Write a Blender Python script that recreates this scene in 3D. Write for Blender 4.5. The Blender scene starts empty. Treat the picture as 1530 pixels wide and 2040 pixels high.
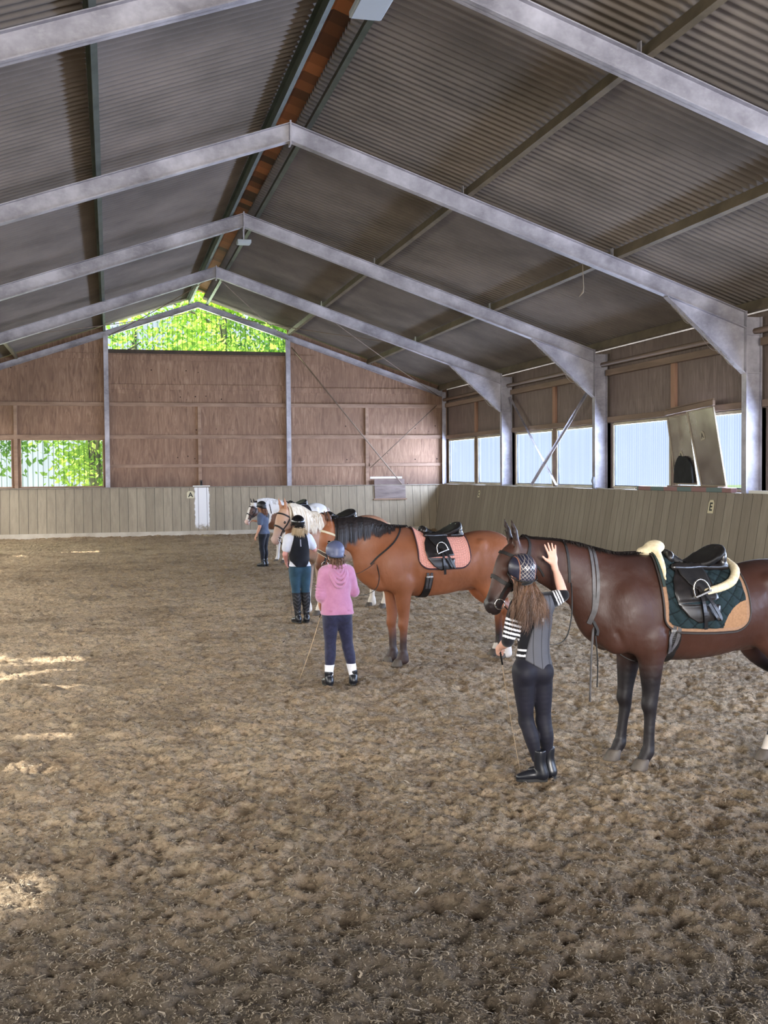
import bpy, math, random
import numpy as np
from mathutils import Vector, Matrix
from mathutils.bvhtree import BVHTree

sc = bpy.context.scene
COLL = sc.collection

def lin(r, g, b):
    f = lambda c: (c / 255.0 / 12.92) if c / 255.0 <= 0.04045 else ((c / 255.0 + 0.055) / 1.055) ** 2.4
    return (f(r), f(g), f(b), 1.0)

# ------------------------------------------------------------------ camera
cam_d = bpy.data.cameras.new('camera'); cam = bpy.data.objects.new('camera', cam_d); COLL.objects.link(cam)
cam_d.sensor_fit = 'VERTICAL'; cam_d.sensor_height = 36.0; cam_d.sensor_width = 27.0
cam_d.lens = 36.0 * 2225.81 / 2040.0
cam_d.clip_start = 0.05; cam_d.clip_end = 400
YAW, PIT, ROL, CAMH = 0.240248, 0.036209, -0.007593, 2.1229
_F = Vector((math.sin(YAW) * math.cos(PIT), math.cos(YAW) * math.cos(PIT), -math.sin(PIT)))
_R = Vector((math.cos(YAW), -math.sin(YAW), 0)); _U = _R.cross(_F)
_R2 = _R * math.cos(ROL) + _U * math.sin(ROL); _U2 = -_R * math.sin(ROL) + _U * math.cos(ROL)
M = Matrix((( _R2.x, _U2.x, -_F.x, 0), (_R2.y, _U2.y, -_F.y, 0), (_R2.z, _U2.z, -_F.z, CAMH), (0, 0, 0, 1)))
cam.matrix_world = M
sc.camera = cam

# ------------------------------------------------------------------ world, sun, daylight, exposure
world = bpy.data.worlds.new('sky'); sc.world = world; world.use_nodes = True
wn = world.node_tree; wn.nodes.clear()
_o = wn.nodes.new('ShaderNodeOutputWorld'); _b = wn.nodes.new('ShaderNodeBackground')
_tc = wn.nodes.new('ShaderNodeTexCoord'); _sx = wn.nodes.new('ShaderNodeSeparateXYZ'); _r = wn.nodes.new('ShaderNodeValToRGB')
wn.links.new(_tc.outputs['Generated'], _sx.inputs[0]); wn.links.new(_sx.outputs['Z'], _r.inputs[0])
_r.color_ramp.elements[0].position = 0.0; _r.color_ramp.elements[0].color = (0.80, 0.88, 1.0, 1)
_r.color_ramp.elements[1].position = 0.7; _r.color_ramp.elements[1].color = (0.30, 0.52, 0.95, 1)
wn.links.new(_r.outputs[0], _b.inputs[0]); _b.inputs[1].default_value = 1.3
wn.links.new(_b.outputs[0], _o.inputs[0])

SUN_DIR = Vector((1.71, -0.22, -1.0)).normalized()
sun_d = bpy.data.lights.new('sun', 'SUN'); sun = bpy.data.objects.new('sun', sun_d); COLL.objects.link(sun)
sun_d.energy = 22.0; sun_d.angle = math.radians(0.6); sun_d.color = (1.0, 0.93, 0.80)
sun.rotation_euler = SUN_DIR.to_track_quat('-Z', 'Y').to_euler(); sun.location = (-30, 10, 25)

def area(name, loc, direction, sx, sy, power, color):
    d = bpy.data.lights.new(name, 'AREA'); o = bpy.data.objects.new(name, d); COLL.objects.link(o)
    d.shape = 'RECTANGLE'; d.size = sx; d.size_y = sy; d.energy = power; d.color = color
    o.location = loc; o.rotation_euler = Vector(direction).to_track_quat('-Z', 'Y').to_euler()
    o.visible_camera = False
    return o

YF = [5.22 - 6.5 * 2, 5.22 - 6.5, 5.22, 11.72, 18.22, 24.72, 31.22]     # portal frames along the hall
YG = 37.9                    # inner face of the far gable
XR_, HW = 2.935, 8.669       # ridge, half width
XL, XRT = XR_ - HW, XR_ + HW
ZA, TP = 7.793, 0.3416       # rafter top at the ridge, roof pitch
YB = -9.0                    # wall behind the photographer
KT = 1.64                    # kickboard height
WZ0, WZ1 = 1.71, 3.21        # window band
def zr(x): return ZA - TP * abs(x - XR_)

LS = 1.0
# sky light coming in through the bands of windows and the gable lights (outside the panes)
for k in range(7):
    y0 = [YB] + YF[1:] ; 
    ya = ([YB] + YF[1:])[k]; yb = (YF[1:] + [YG])[k]
    area('daylight_right', (XRT + 0.6, (ya + yb) / 2, 2.5), (-1, 0, 0.12), yb - ya - 0.4, 1.6, 1300 * LS, (0.86, 0.92, 1.0))
    area('daylight_left', (XL - 0.8, (ya + yb) / 2, 3.2), (1, 0, -0.75), yb - ya - 0.4, 1.9, 900 * LS, (1.0, 0.95, 0.87))
area('daylight_gable_top', (XR_, YG + 0.5, 6.8), (0, -1, -0.1), 5.0, 1.3, 260 * LS, (0.88, 1.0, 0.80))
area('daylight_gable_low', (-3.0, YG + 0.5, 2.5), (0, -1, 0), 5.2, 1.5, 220 * LS, (0.92, 1.0, 0.80))
area('daylight_rear', (XR_, YB - 0.6, 3.2), (0, 1, -0.22), 9.0, 4.0, 4200 * LS, (1.0, 0.96, 0.92))

sc.view_settings.view_transform = 'Standard'; sc.view_settings.look = 'None'
sc.view_settings.gamma = 1.0; sc.view_settings.use_curve_mapping = False
sc.view_settings.exposure = 0.0
sc.cycles.max_bounces = 7; sc.cycles.diffuse_bounces = 4; sc.cycles.glossy_bounces = 3
sc.cycles.transparent_max_bounces = 24; sc.cycles.transmission_bounces = 4
sc.cycles.caustics_reflective = False; sc.cycles.caustics_refractive = False
sc.cycles.sample_clamp_indirect = 4.0
sc.cycles.use_denoising = True

# ------------------------------------------------------------------ naming helpers
def tag(o, label=None, cat=None, group=None, kind=None):
    if label: o['label'] = label
    if cat: o['category'] = cat
    if group: o['group'] = group
    if kind: o['kind'] = kind
    return o

def empty(name, loc=(0, 0, 0), rz=0.0, label=None, cat=None, group=None, kind=None):
    o = bpy.data.objects.new(name, None); COLL.objects.link(o)
    o.location = loc; o.rotation_euler = (0, 0, rz); o.empty_display_size = 0.2
    bpy.context.view_layer.update()
    return tag(o, label, cat, group, kind)

def keep(o, parent):
    """parent while keeping the geometry where it was modelled in world space"""
    o.parent = parent
    return o

# ------------------------------------------------------------------ materials
MATS = {}
def new_mat(name):
    m = bpy.data.materials.new(name); m.use_nodes = True
    nt = m.node_tree; b = nt.nodes['Principled BSDF']
    MATS[name] = m
    return m, nt, b

def plain(name, c, rough=0.7, metal=0.0, spec=0.5):
    m, nt, b = new_mat(name)
    b.inputs['Base Color'].default_value = c; b.inputs['Roughness'].default_value = rough
    b.inputs['Metallic'].default_value = metal; b.inputs['Specular IOR Level'].default_value = spec
    return m

def N(nt, t, **kw):
    n = nt.nodes.new(t)
    for k, v in kw.items():
        if k.startswith('i_'):
            key = k[2:].replace('_', ' ')
            n.inputs[key].default_value = v
        else:
            setattr(n, k, v)
    return n

def ramp(nt, fac, stops):
    r = nt.nodes.new('ShaderNodeValToRGB'); nt.links.new(fac, r.inputs[0])
    e = r.color_ramp.elements
    while len(e) < len(stops): e.new(0.5)
    for i, (p, c) in enumerate(stops):
        e[i].position = p; e[i].color = c if len(c) == 4 else (*c, 1)
    return r.outputs[0]

def coords(nt, scale=(1, 1, 1), rot=(0, 0, 0), kind='Object'):
    tc = nt.nodes.new('ShaderNodeTexCoord'); mp = nt.nodes.new('ShaderNodeMapping')
    mp.inputs['Scale'].default_value = scale; mp.inputs['Rotation'].default_value = rot
    nt.links.new(tc.outputs[kind], mp.inputs[0])
    return mp.outputs[0]

def noise(nt, vec, scale, detail=4, rough=0.55, dist=0.0):
    n = nt.nodes.new('ShaderNodeTexNoise'); n.inputs['Scale'].default_value = scale
    n.inputs['Detail'].default_value = detail; n.inputs['Roughness'].default_value = rough
    n.inputs['Distortion'].default_value = dist
    nt.links.new(vec, n.inputs['Vector'])
    return n.outputs['Fac']

def mixc(nt, fac, a, b, mode='MIX'):
    m = nt.nodes.new('ShaderNodeMix'); m.data_type = 'RGBA'; m.blend_type = mode
    for s, v in ((m.inputs[0], fac), (m.inputs[6], a), (m.inputs[7], b)):
        if isinstance(v, (int, float)): s.default_value = v
        elif isinstance(v, tuple): s.default_value = v
        else: nt.links.new(v, s)
    return m.outputs[2]

def math_(nt, op, a, b=None, c=None):
    m = nt.nodes.new('ShaderNodeMath'); m.operation = op
    for i, v in enumerate((a, b, c)):
        if v is None: continue
        if isinstance(v, (int, float)): m.inputs[i].default_value = v
        else: nt.links.new(v, m.inputs[i])
    return m.outputs[0]

def bump(nt, b, h, strength=0.3, dist=0.01):
    n = nt.nodes.new('ShaderNodeBump'); n.inputs['Strength'].default_value = strength; n.inputs['Distance'].default_value = dist
    nt.links.new(h, n.inputs['Height']); nt.links.new(n.outputs[0], b.inputs['Normal'])
    return n

def mottled(name, c1, c2, scale=3.0, rough=0.7, metal=0.0, stretch=(1, 1, 1), bs=0.15, bd=0.004, detail=5, spec=0.4, lo=0.35, hi=0.65):
    m, nt, b = new_mat(name)
    v = coords(nt, stretch); f = noise(nt, v, scale, detail, 0.6)
    nt.links.new(ramp(nt, f, [(lo, c1), (hi, c2)]), b.inputs['Base Color'])
    b.inputs['Roughness'].default_value = rough; b.inputs['Metallic'].default_value = metal
    b.inputs['Specular IOR Level'].default_value = spec
    if bs: bump(nt, b, noise(nt, v, scale * 6, 4), bs, bd)
    return m

def vcol_mat(name, rough=0.6, spec=0.4, sheen=0.0, nscale=0, namt=0.12, bs=0.0, stretch=(1, 1, 1)):
    """colour carried by the mesh (markings of a coat, panels of a garment)"""
    m, nt, b = new_mat(name)
    a = nt.nodes.new('ShaderNodeAttribute'); a.attribute_name = 'Col'
    out = a.outputs['Color']
    if nscale:
        f = noise(nt, coords(nt, stretch), nscale, 5, 0.6)
        out = mixc(nt, namt, out, ramp(nt, f, [(0.3, (0, 0, 0, 1)), (0.7, (1, 1, 1, 1))]), 'OVERLAY')
        if bs: bump(nt, b, noise(nt, coords(nt, stretch), nscale * 8, 3), bs, 0.002)
    nt.links.new(out, b.inputs['Base Color'])
    b.inputs['Roughness'].default_value = rough; b.inputs['Specular IOR Level'].default_value = spec
    if sheen: b.inputs['Sheen Weight'].default_value = sheen
    return m

# ------------------------------------------------------------------ mesh builder
class MB:
    def __init__(s): s.v = []; s.f = []; s.n = 0
    def add(s, verts, faces):
        s.v.extend([tuple(p) for p in verts]); s.f.extend([tuple(i + s.n for i in f) for f in faces]); s.n += len(verts)
    def box(s, x0, x1, y0, y1, z0, z1):
        v = [(x, y, z) for x in (x0, x1) for y in (y0, y1) for z in (z0, z1)]
        s.add(v, [(0, 1, 3, 2), (4, 6, 7, 5), (0, 4, 5, 1), (2, 3, 7, 6), (0, 2, 6, 4), (1, 5, 7, 3)])
    def hexa(s, a, b):
        """two quads of four corners each (same winding) joined to a solid"""
        s.add(list(a) + list(b), [(0, 1, 2, 3), (7, 6, 5, 4), (0, 4, 5, 1), (1, 5, 6, 2), (2, 6, 7, 3), (3, 7, 4, 0)])
    def bar(s, p, q, w, h, up=(0, 0, 1), off=0.0):
        """rectangular bar from p to q; w across, h along up (centred + off)"""
        p = Vector(p); q = Vector(q); d = (q - p).normalized(); u = Vector(up); sd = d.cross(u).normalized(); u = sd.cross(d).normalized()
        c = []
        for e in (p, q):
            c.append([e + sd * (a * w / 2) + u * (off + bb * h / 2) for a, bb in ((-1, -1), (1, -1), (1, 1), (-1, 1))])
        s.hexa(c[0], c[1])
    def tube(s, pts, r, n=8, cap=True):
        pts = [Vector(p) for p in pts]; rs = r if hasattr(r, '__len__') else [r] * len(pts)
        prev = None; rings = []
        for i, p in enumerate(pts):
            d = (pts[min(i + 1, len(pts) - 1)] - pts[max(i - 1, 0)])
            d = d.normalized() if d.length > 1e-9 else Vector((0, 0, 1))
            if prev is None:
                a = d.orthogonal().normalized()
            else:
                a = prev - d * prev.dot(d)
                a = a.normalized() if a.length > 1e-6 else d.orthogonal().normalized()
            prev = a; b = d.cross(a)
            rings.append([p + (a * math.cos(2 * math.pi * k / n) + b * math.sin(2 * math.pi * k / n)) * rs[i] for k in range(n)])
        v = [q for rg in rings for q in rg]; f = []
        for i in range(len(pts) - 1):
            for k in range(n):
                f.append((i * n + k, i * n + (k + 1) % n, (i + 1) * n + (k + 1) % n, (i + 1) * n + k))
        if cap: f.append(tuple(range(n - 1, -1, -1))); f.append(tuple((len(pts) - 1) * n + k for k in range(n)))
        s.add(v, f)
    def lathe(s, prof, c=(0, 0, 0), n=24, sx=1.0, sy=1.0):
        v = []; f = []
        for r, z in prof:
            for k in range(n):
                a = 2 * math.pi * k / n; v.append((c[0] + r * sx * math.cos(a), c[1] + r * sy * math.sin(a), c[2] + z))
        for i in range(len(prof) - 1):
            for k in range(n): f.append((i * n + k, i * n + (k + 1) % n, (i + 1) * n + (k + 1) % n, (i + 1) * n + k))
        f.append(tuple(range(n - 1, -1, -1))); f.append(tuple((len(prof) - 1) * n + k for k in range(n)))
        s.add(v, f)
    def grid(s, P):
        """P: array (m,n,3) of points -> open surface"""
        m, n = P.shape[:2]
        f = [(i * n + j, i * n + j + 1, (i + 1) * n + j + 1, (i + 1) * n + j) for i in range(m - 1) for j in range(n - 1)]
        s.add([tuple(p) for p in P.reshape(-1, 3)], f)
    def slab(s, P, Q):
        """closed slab between two equal grids"""
        m, n = P.shape[:2]; k = m * n
        f = [(i * n + j, i * n + j + 1, (i + 1) * n + j + 1, (i + 1) * n + j) for i in range(m - 1) for j in range(n - 1)]
        g = [tuple(a + k for a in q[::-1]) for q in f]
        e = [(i * n, (i + 1) * n) for i in range(m - 1)] + [((m - 1) * n + j, (m - 1) * n + j + 1) for j in range(n - 1)] + \
            [((i + 1) * n + n - 1, i * n + n - 1) for i in range(m - 1)] + [(j + 1, j) for j in range(n - 1)]
        h = [(a, b, b + k, a + k) for a, b in e]
        s.add([tuple(p) for p in P.reshape(-1, 3)] + [tuple(p) for p in Q.reshape(-1, 3)], f + g + h)
    def build(s, name, mat, parent=None, smooth=False, bevel=0.0, **t):
        me = bpy.data.meshes.new(name); me.from_pydata(s.v, [], s.f); me.update()
        if mat:
            for mm in (mat if isinstance(mat, (list, tuple)) else [mat]): me.materials.append(mm)
        o = bpy.data.objects.new(name, me); COLL.objects.link(o)
        if smooth: me.polygons.foreach_set('use_smooth', [True] * len(me.polygons))
        if bevel:
            b = o.modifiers.new('bevel', 'BEVEL'); b.width = bevel; b.segments = 2; b.limit_method = 'ANGLE'
        if parent is not None:
            o.parent = parent
            o.matrix_parent_inverse = parent.matrix_world.inverted()
        return tag(o, **t)

def mesh_np(name, V, Fq, mat, parent=None, smooth=True, col=None, **t):
    me = bpy.data.meshes.new(name); nv = len(V); nf = len(Fq)
    me.vertices.add(nv); me.vertices.foreach_set('co', np.asarray(V, dtype=np.float32).ravel())
    k = Fq.shape[1]
    me.loops.add(nf * k); me.loops.foreach_set('vertex_index', Fq.astype(np.int32).ravel())
    me.polygons.add(nf); me.polygons.foreach_set('loop_start', np.arange(nf, dtype=np.int32) * k)
    me.polygons.foreach_set('loop_total', np.full(nf, k, dtype=np.int32))
    me.update(calc_edges=True); me.validate()
    if smooth: me.polygons.foreach_set('use_smooth', np.ones(len(me.polygons), dtype=bool))
    if col is not None:
        a = me.color_attributes.new('Col', 'FLOAT_COLOR', 'POINT')
        c = np.ones((nv, 4), dtype=np.float32); c[:, :3] = col; a.data.foreach_set('color', c.ravel())
    if mat: me.materials.append(mat)
    o = bpy.data.objects.new(name, me); COLL.objects.link(o)
    if parent is not None:
        o.parent = parent; o.matrix_parent_inverse = parent.matrix_world.inverted()
    return tag(o, **t)

# ------------------------------------------------------------------ value noise
def hashf(ix, iy, seed):
    h = (ix.astype(np.int64) * 374761393 + iy.astype(np.int64) * 668265263 + seed * 974634777) & 0x7fffffff
    h = ((h ^ (h >> 13)) * 1274126177) & 0x7fffffff
    return ((h ^ (h >> 16)) & 0xffff) / 65535.0
def vnoise(x, y, s, seed):
    x = x / s; y = y / s; ix = np.floor(x); iy = np.floor(y); fx = x - ix; fy = y - iy
    fx = fx * fx * (3 - 2 * fx); fy = fy * fy * (3 - 2 * fy)
    a = hashf(ix, iy, seed); b = hashf(ix + 1, iy, seed); c = hashf(ix, iy + 1, seed); d = hashf(ix + 1, iy + 1, seed)
    return (a + (b - a) * fx) * (1 - fy) + (c + (d - c) * fx) * fy
def craters(x, y, cell, seed, prob):
    ix = np.floor(x / cell); iy = np.floor(y / cell); out = np.zeros_like(x)
    for dx in (-1, 0, 1):
        for dy in (-1, 0, 1):
            jx = ix + dx; jy = iy + dy
            cx = (jx + hashf(jx, jy, seed)) * cell; cy = (jy + hashf(jx, jy, seed + 1)) * cell
            on = hashf(jx, jy, seed + 2) < prob
            r = cell * (0.22 + 0.2 * hashf(jx, jy, seed + 3)); an = hashf(jx, jy, seed + 4) * 3.1
            u = (x - cx) * np.cos(an) + (y - cy) * np.sin(an); v = (-(x - cx) * np.sin(an) + (y - cy) * np.cos(an)) * 1.35
            d = np.sqrt(u * u + v * v) / r
            prof = np.where(d < 1, -(1 - d ** 2) ** 1.0 * 1.0, 0) + 0.55 * np.exp(-((d - 1.12) / 0.22) ** 2)
            out += np.where(on, prof * r / cell, 0)
    return out

# ================================================================== the hall
def sand_h(x, y):
    h = 0.030 * (vnoise(x, y, 0.9, 1) - .5) + 0.030 * (vnoise(x + y * .3, y, 0.31, 2) - .5)
    h += 0.030 * (vnoise(x, y, 0.12, 3) - .5) + 0.024 * (vnoise(x - y * .4, y + x * .2, 0.055, 4) - .5) + 0.014 * (vnoise(x, y, 0.026, 5) - .5)
    h += 0.030 * (.25 - np.abs(vnoise(x + y * .5, y, 0.09, 6) - .5)) + 0.018 * (.25 - np.abs(vnoise(x, y - x * .3, 0.045, 7) - .5))
    w = np.clip(vnoise(x, y, 3.0, 9) * 1.6 - .1, 0.25, 1)
    h += w * (0.060 * craters(x, y, 0.34, 20, .55) + 0.035 * craters(x, y, 0.17, 40, .5) + 0.02 * craters(x, y, 0.085, 60, .45))
    return h

def make_floor():
    ys = [YB, -6, -3, 0, 1.5, 2.5, 3.0, 3.4]; y = 3.6
    while y < YG - 0.2: ys.append(y); y *= 1.0033
    ys.append(YG - .1); ys = np.array(ys); nv = len(ys)
    t = np.linspace(0, 1, 1050)
    lo = np.maximum(XL + .1, 0.0 - 0.20 * ys - 1.0); hi = np.minimum(XRT - .1, 0.76 * ys + 1.5)
    lo[ys < 3.4] = np.maximum(XL + .1, -2.0); hi[ys < 3.4] = 4.1
    X = np.concatenate([np.linspace(0, 1, 12)[None, :-1] * (lo - XL)[:, None] + XL, lo[:, None] + t[None] * (hi - lo)[:, None],
                        hi[:, None] + np.linspace(0, 1, 12)[None, 1:] * (XRT - hi)[:, None]], 1)
    Y = np.repeat(ys[:, None], X.shape[1], 1)
    Z = sand_h(X, Y)
    # banked sand along the far kickboard and the right one
    Z += 0.10 * np.clip((Y - (YG - 1.3)) / 1.0, 0, 1) ** 2 * (0.7 + 0.6 * vnoise(X, Y, 1.3, 77))
    Z += 0.07 * np.clip((X - (XRT - 1.2)) / 1.0, 0, 1) ** 2
    n, m = X.shape; V = np.stack([X, Y, Z], 2).reshape(-1, 3)
    i, j = np.meshgrid(np.arange(n - 1), np.arange(m - 1), indexing='ij'); a = (i * m + j).ravel()
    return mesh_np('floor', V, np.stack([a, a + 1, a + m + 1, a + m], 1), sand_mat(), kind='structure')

def sand_mat():
    m, nt, b = new_mat('riding_surface')
    v = coords(nt)
    base = ramp(nt, noise(nt, v, 0.33, 3, 0.5), [(0.30, lin(176, 156, 134)), (0.5, lin(204, 182, 156)), (0.68, lin(216, 194, 166))])
    pale = ramp(nt, noise(nt, v, 2.3, 5, 0.65), [(0.42, (0, 0, 0, 1)), (0.62, (1, 1, 1, 1))])
    c = mixc(nt, math_(nt, 'MULTIPLY', pale, 0.4), base, lin(222, 208, 184))
    fl = noise(nt, coords(nt, (1, 1, 1)), 21, 8, 0.78, 1.0)
    md = noise(nt, coords(nt, (0.8, 1.5, 1)), 3.2, 5, 0.7)
    c = mixc(nt, math_(nt, 'MULTIPLY', ramp(nt, md, [(0.38, (1, 1, 1, 1)), (0.50, (0, 0, 0, 1))]), 0.5), c, lin(112, 94, 76))
    c = mixc(nt, math_(nt, 'MULTIPLY', ramp(nt, md, [(0.56, (0, 0, 0, 1)), (0.68, (1, 1, 1, 1))]), 0.5), c, lin(226, 210, 180))
    c = mixc(nt, math_(nt, 'MULTIPLY', ramp(nt, fl, [(0.38, (1, 1, 1, 1)), (0.49, (0, 0, 0, 1))]), 0.7), c, lin(76, 64, 52))
    c = mixc(nt, math_(nt, 'MULTIPLY', ramp(nt, fl, [(0.53, (0, 0, 0, 1)), (0.64, (1, 1, 1, 1))]), 0.6), c, lin(236, 226, 204))
    # damp, churned band where the horses stand; near end also damp, with its dim light painted in
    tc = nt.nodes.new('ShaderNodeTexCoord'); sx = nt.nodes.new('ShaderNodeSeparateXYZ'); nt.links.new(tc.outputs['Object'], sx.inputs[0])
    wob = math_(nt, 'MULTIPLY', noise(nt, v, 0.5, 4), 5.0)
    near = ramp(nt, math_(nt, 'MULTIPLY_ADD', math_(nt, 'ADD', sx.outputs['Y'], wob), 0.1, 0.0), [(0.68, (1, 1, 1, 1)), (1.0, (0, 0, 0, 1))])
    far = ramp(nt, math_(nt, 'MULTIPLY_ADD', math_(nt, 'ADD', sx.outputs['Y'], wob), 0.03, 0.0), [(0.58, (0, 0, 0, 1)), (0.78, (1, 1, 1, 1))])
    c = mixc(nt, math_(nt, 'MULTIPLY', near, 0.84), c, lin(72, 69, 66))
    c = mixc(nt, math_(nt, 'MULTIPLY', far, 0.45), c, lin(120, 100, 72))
    damp = ramp(nt, noise(nt, coords(nt, (1, 1, 1)), 0.8, 6, 0.7), [(0.50, (0, 0, 0, 1)), (0.66, (1, 1, 1, 1))])
    c = mixc(nt, math_(nt, 'MULTIPLY', damp, 0.5), c, lin(92, 76, 58))
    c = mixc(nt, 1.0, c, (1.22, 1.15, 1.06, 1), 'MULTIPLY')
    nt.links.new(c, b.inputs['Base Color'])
    b.inputs['Roughness'].default_value = 0.95; b.inputs['Specular IOR Level'].default_value = 0.15
    hh = math_(nt, 'ADD', math_(nt, 'MULTIPLY', noise(nt, v, 70, 8, 0.8, 1.2), 1.2), math_(nt, 'MULTIPLY', noise(nt, v, 17, 6, 0.75, .6), 1.6))
    bump(nt, b, hh, 1.0, 0.035)
    return m
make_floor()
def fibres():
    rs = np.random.RandomState(7); n = 240000
    u = rs.rand(n); y = (3.35 ** -0.6 + u * (24.0 ** -0.6 - 3.35 ** -0.6)) ** (-1 / 0.6)
    x = rs.uniform(-.13 * y - .3, .64 * y + .3); x = np.clip(x, XL + .7, XRT - .7)
    h0 = sand_h(x, y); hs = (sand_h(x + .06, y) + sand_h(x - .06, y) + sand_h(x, y + .06) + sand_h(x, y - .06)) / 4
    keep_ = (h0 - hs) > -.004 - .02 * (rs.rand(n) < .35); x, y, h0 = x[keep_], y[keep_], h0[keep_]; n = len(x)
    a = rs.rand(n) * 6.283; L = .0035 + .010 * rs.rand(n) ** 2 + (rs.rand(n) < .01) * .015 + .0006 * np.maximum(y - 5, 0); w = L * (.10 + .16 * rs.rand(n)); bend = rs.normal(size=n) * .6; tilt = rs.rand(n) * .5
    V = np.zeros((n, 6, 3))
    for k, t in enumerate((-1, 0, 1)):
        ang = a + bend * t; px = x + L * t * np.cos(ang); py = y + L * t * np.sin(ang); pz = h0 + .004 + L * tilt * (t * .6 + .4) + (0 if t else .003)
        for m_, sg in enumerate((-1, 1)):
            V[:, k * 2 + m_, 0] = px - sg * w * np.sin(ang); V[:, k * 2 + m_, 1] = py + sg * w * np.cos(ang); V[:, k * 2 + m_, 2] = pz
    i = np.arange(n) * 6; F = np.concatenate([np.stack([i, i + 1, i + 3, i + 2], 1), np.stack([i + 2, i + 3, i + 5, i + 4], 1)])
    c0, c1, c2 = (np.array(lin(*c)[:3]) for c in ((176, 162, 142), (136, 122, 104), (74, 65, 57))); r = rs.rand(n)[:, None]
    c = np.where(r < .45, c0, np.where(r < .75, c1, c2)) * (.75 + .5 * rs.rand(n)[:, None]); white = rs.rand(n) < .002; c[white] = (.75, .73, .68)
    c *= np.where(y < 8, .60 + .40 * np.clip((y - 4) / 4.5, 0, 1), 1)[:, None]  # fibres dimmed towards the near end, like the sand below
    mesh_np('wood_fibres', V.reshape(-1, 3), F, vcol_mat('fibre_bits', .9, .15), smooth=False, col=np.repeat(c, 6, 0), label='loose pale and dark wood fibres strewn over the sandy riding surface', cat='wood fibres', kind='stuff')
fibres()

# ---- materials of the building
def ply_mat(name, cdark, cmid, clight, grain_rot=(0, 0, 0), soot=False, panel=1.25, ax='X'):
    m, nt, b = new_mat(name)
    gr = noise(nt, coords(nt, (9, 9, 1.3)), 1.0, 5, 0.62, 1.6)
    c = ramp(nt, gr, [(0.30, cdark), (0.50, cmid), (0.68, clight)])
    tc = nt.nodes.new('ShaderNodeTexCoord'); sx = nt.nodes.new('ShaderNodeSeparateXYZ'); nt.links.new(tc.outputs['Object'], sx.inputs[0])
    cell = nt.nodes.new('ShaderNodeCombineXYZ')
    fx = math_(nt, 'FLOOR', math_(nt, 'MULTIPLY_ADD', sx.outputs[ax], 1 / panel, 0.05)); fz = math_(nt, 'FLOOR', math_(nt, 'MULTIPLY_ADD', sx.outputs['Z'], 1.0 / 1.04, 0.42))
    nt.links.new(fx, cell.inputs[0]); nt.links.new(fz, cell.inputs[1])
    wn_ = nt.nodes.new('ShaderNodeTexWhiteNoise'); wn_.noise_dimensions = '2D'; nt.links.new(cell.outputs[0], wn_.inputs['Vector'])
    c = mixc(nt, math_(nt, 'MULTIPLY', wn_.outputs['Value'], 0.5), c, mixc(nt, 0.5, cdark, cmid))
    st = ramp(nt, noise(nt, coords(nt, (1, 1, 0.6)), 0.55, 4, 0.6), [(0.45, (0, 0, 0, 1)), (0.7, (1, 1, 1, 1))])
    c = mixc(nt, math_(nt, 'MULTIPLY', st, 0.45), c, cdark)
    if soot:
        zz = ramp(nt, math_(nt, 'MULTIPLY_ADD', math_(nt, 'ADD', sx.outputs['Z'], math_(nt, 'MULTIPLY', noise(nt, coords(nt), 0.45, 4), -2.4)), 0.4, 0.1),
                  [(0.18, (1, 1, 1, 1)), (0.5, (0, 0, 0, 1))])
        c = mixc(nt, math_(nt, 'MULTIPLY', zz, 0.6), c, lin(84, 68, 62))
        # woodpecker and staple holes in loose rows
        vo = nt.nodes.new('ShaderNodeTexVoronoi'); vo.inputs['Scale'].default_value = 5.5; nt.links.new(coords(nt), vo.inputs['Vector'])
        dots = ramp(nt, vo.outputs['Distance'], [(0.10, (1, 1, 1, 1)), (0.13, (0, 0, 0, 1))])
        rows = ramp(nt, math_(nt, 'FRACT', math_(nt, 'MULTIPLY', sx.outputs['Z'], 1.02)), [(0.55, (0, 0, 0, 1)), (0.57, (1, 1, 1, 1)), (0.80, (1, 1, 1, 1)), (0.82, (0, 0, 0, 1))])
        msk = ramp(nt, noise(nt, coords(nt), 0.35, 2), [(0.5, (0, 0, 0, 1)), (0.54, (1, 1, 1, 1))])
        c = mixc(nt, math_(nt, 'MULTIPLY', math_(nt, 'MULTIPLY', dots, rows), msk), c, lin(30, 20, 16))
        # torn pale splinter marks
        sp = ramp(nt, noise(nt, coords(nt, (4, 1, 1.2)), 1.4, 4, 0.7), [(0.71, (0, 0, 0, 1)), (0.74, (1, 1, 1, 1))])
        c = mixc(nt, math_(nt, 'MULTIPLY', sp, 0.6), c, lin(196, 168, 130))
    nt.links.new(c, b.inputs['Base Color']); b.inputs['Roughness'].default_value = 0.8; b.inputs['Specular IOR Level'].default_value = 0.25
    bump(nt, b, gr, 0.2, 0.004)
    return m
PLY = ply_mat('red_plywood', lin(116, 91, 77), lin(152, 121, 101), lin(178, 148, 125), soot=True)
PLY_SIDE = ply_mat('dusty_plywood', lin(106, 92, 86), lin(128, 113, 106), lin(146, 131, 124), ax='Y')
TIMBER = mottled('dusty_timber', lin(134, 108, 92), lin(164, 136, 116), 1.5, 0.85, stretch=(1, 1, 4), bs=0.2)
TIMBER_SIDE = mottled('grey_brown_timber', lin(116, 98, 84), lin(142, 120, 104), 1.5, 0.85, stretch=(1, 0.3, 3), bs=0.2)
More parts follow.
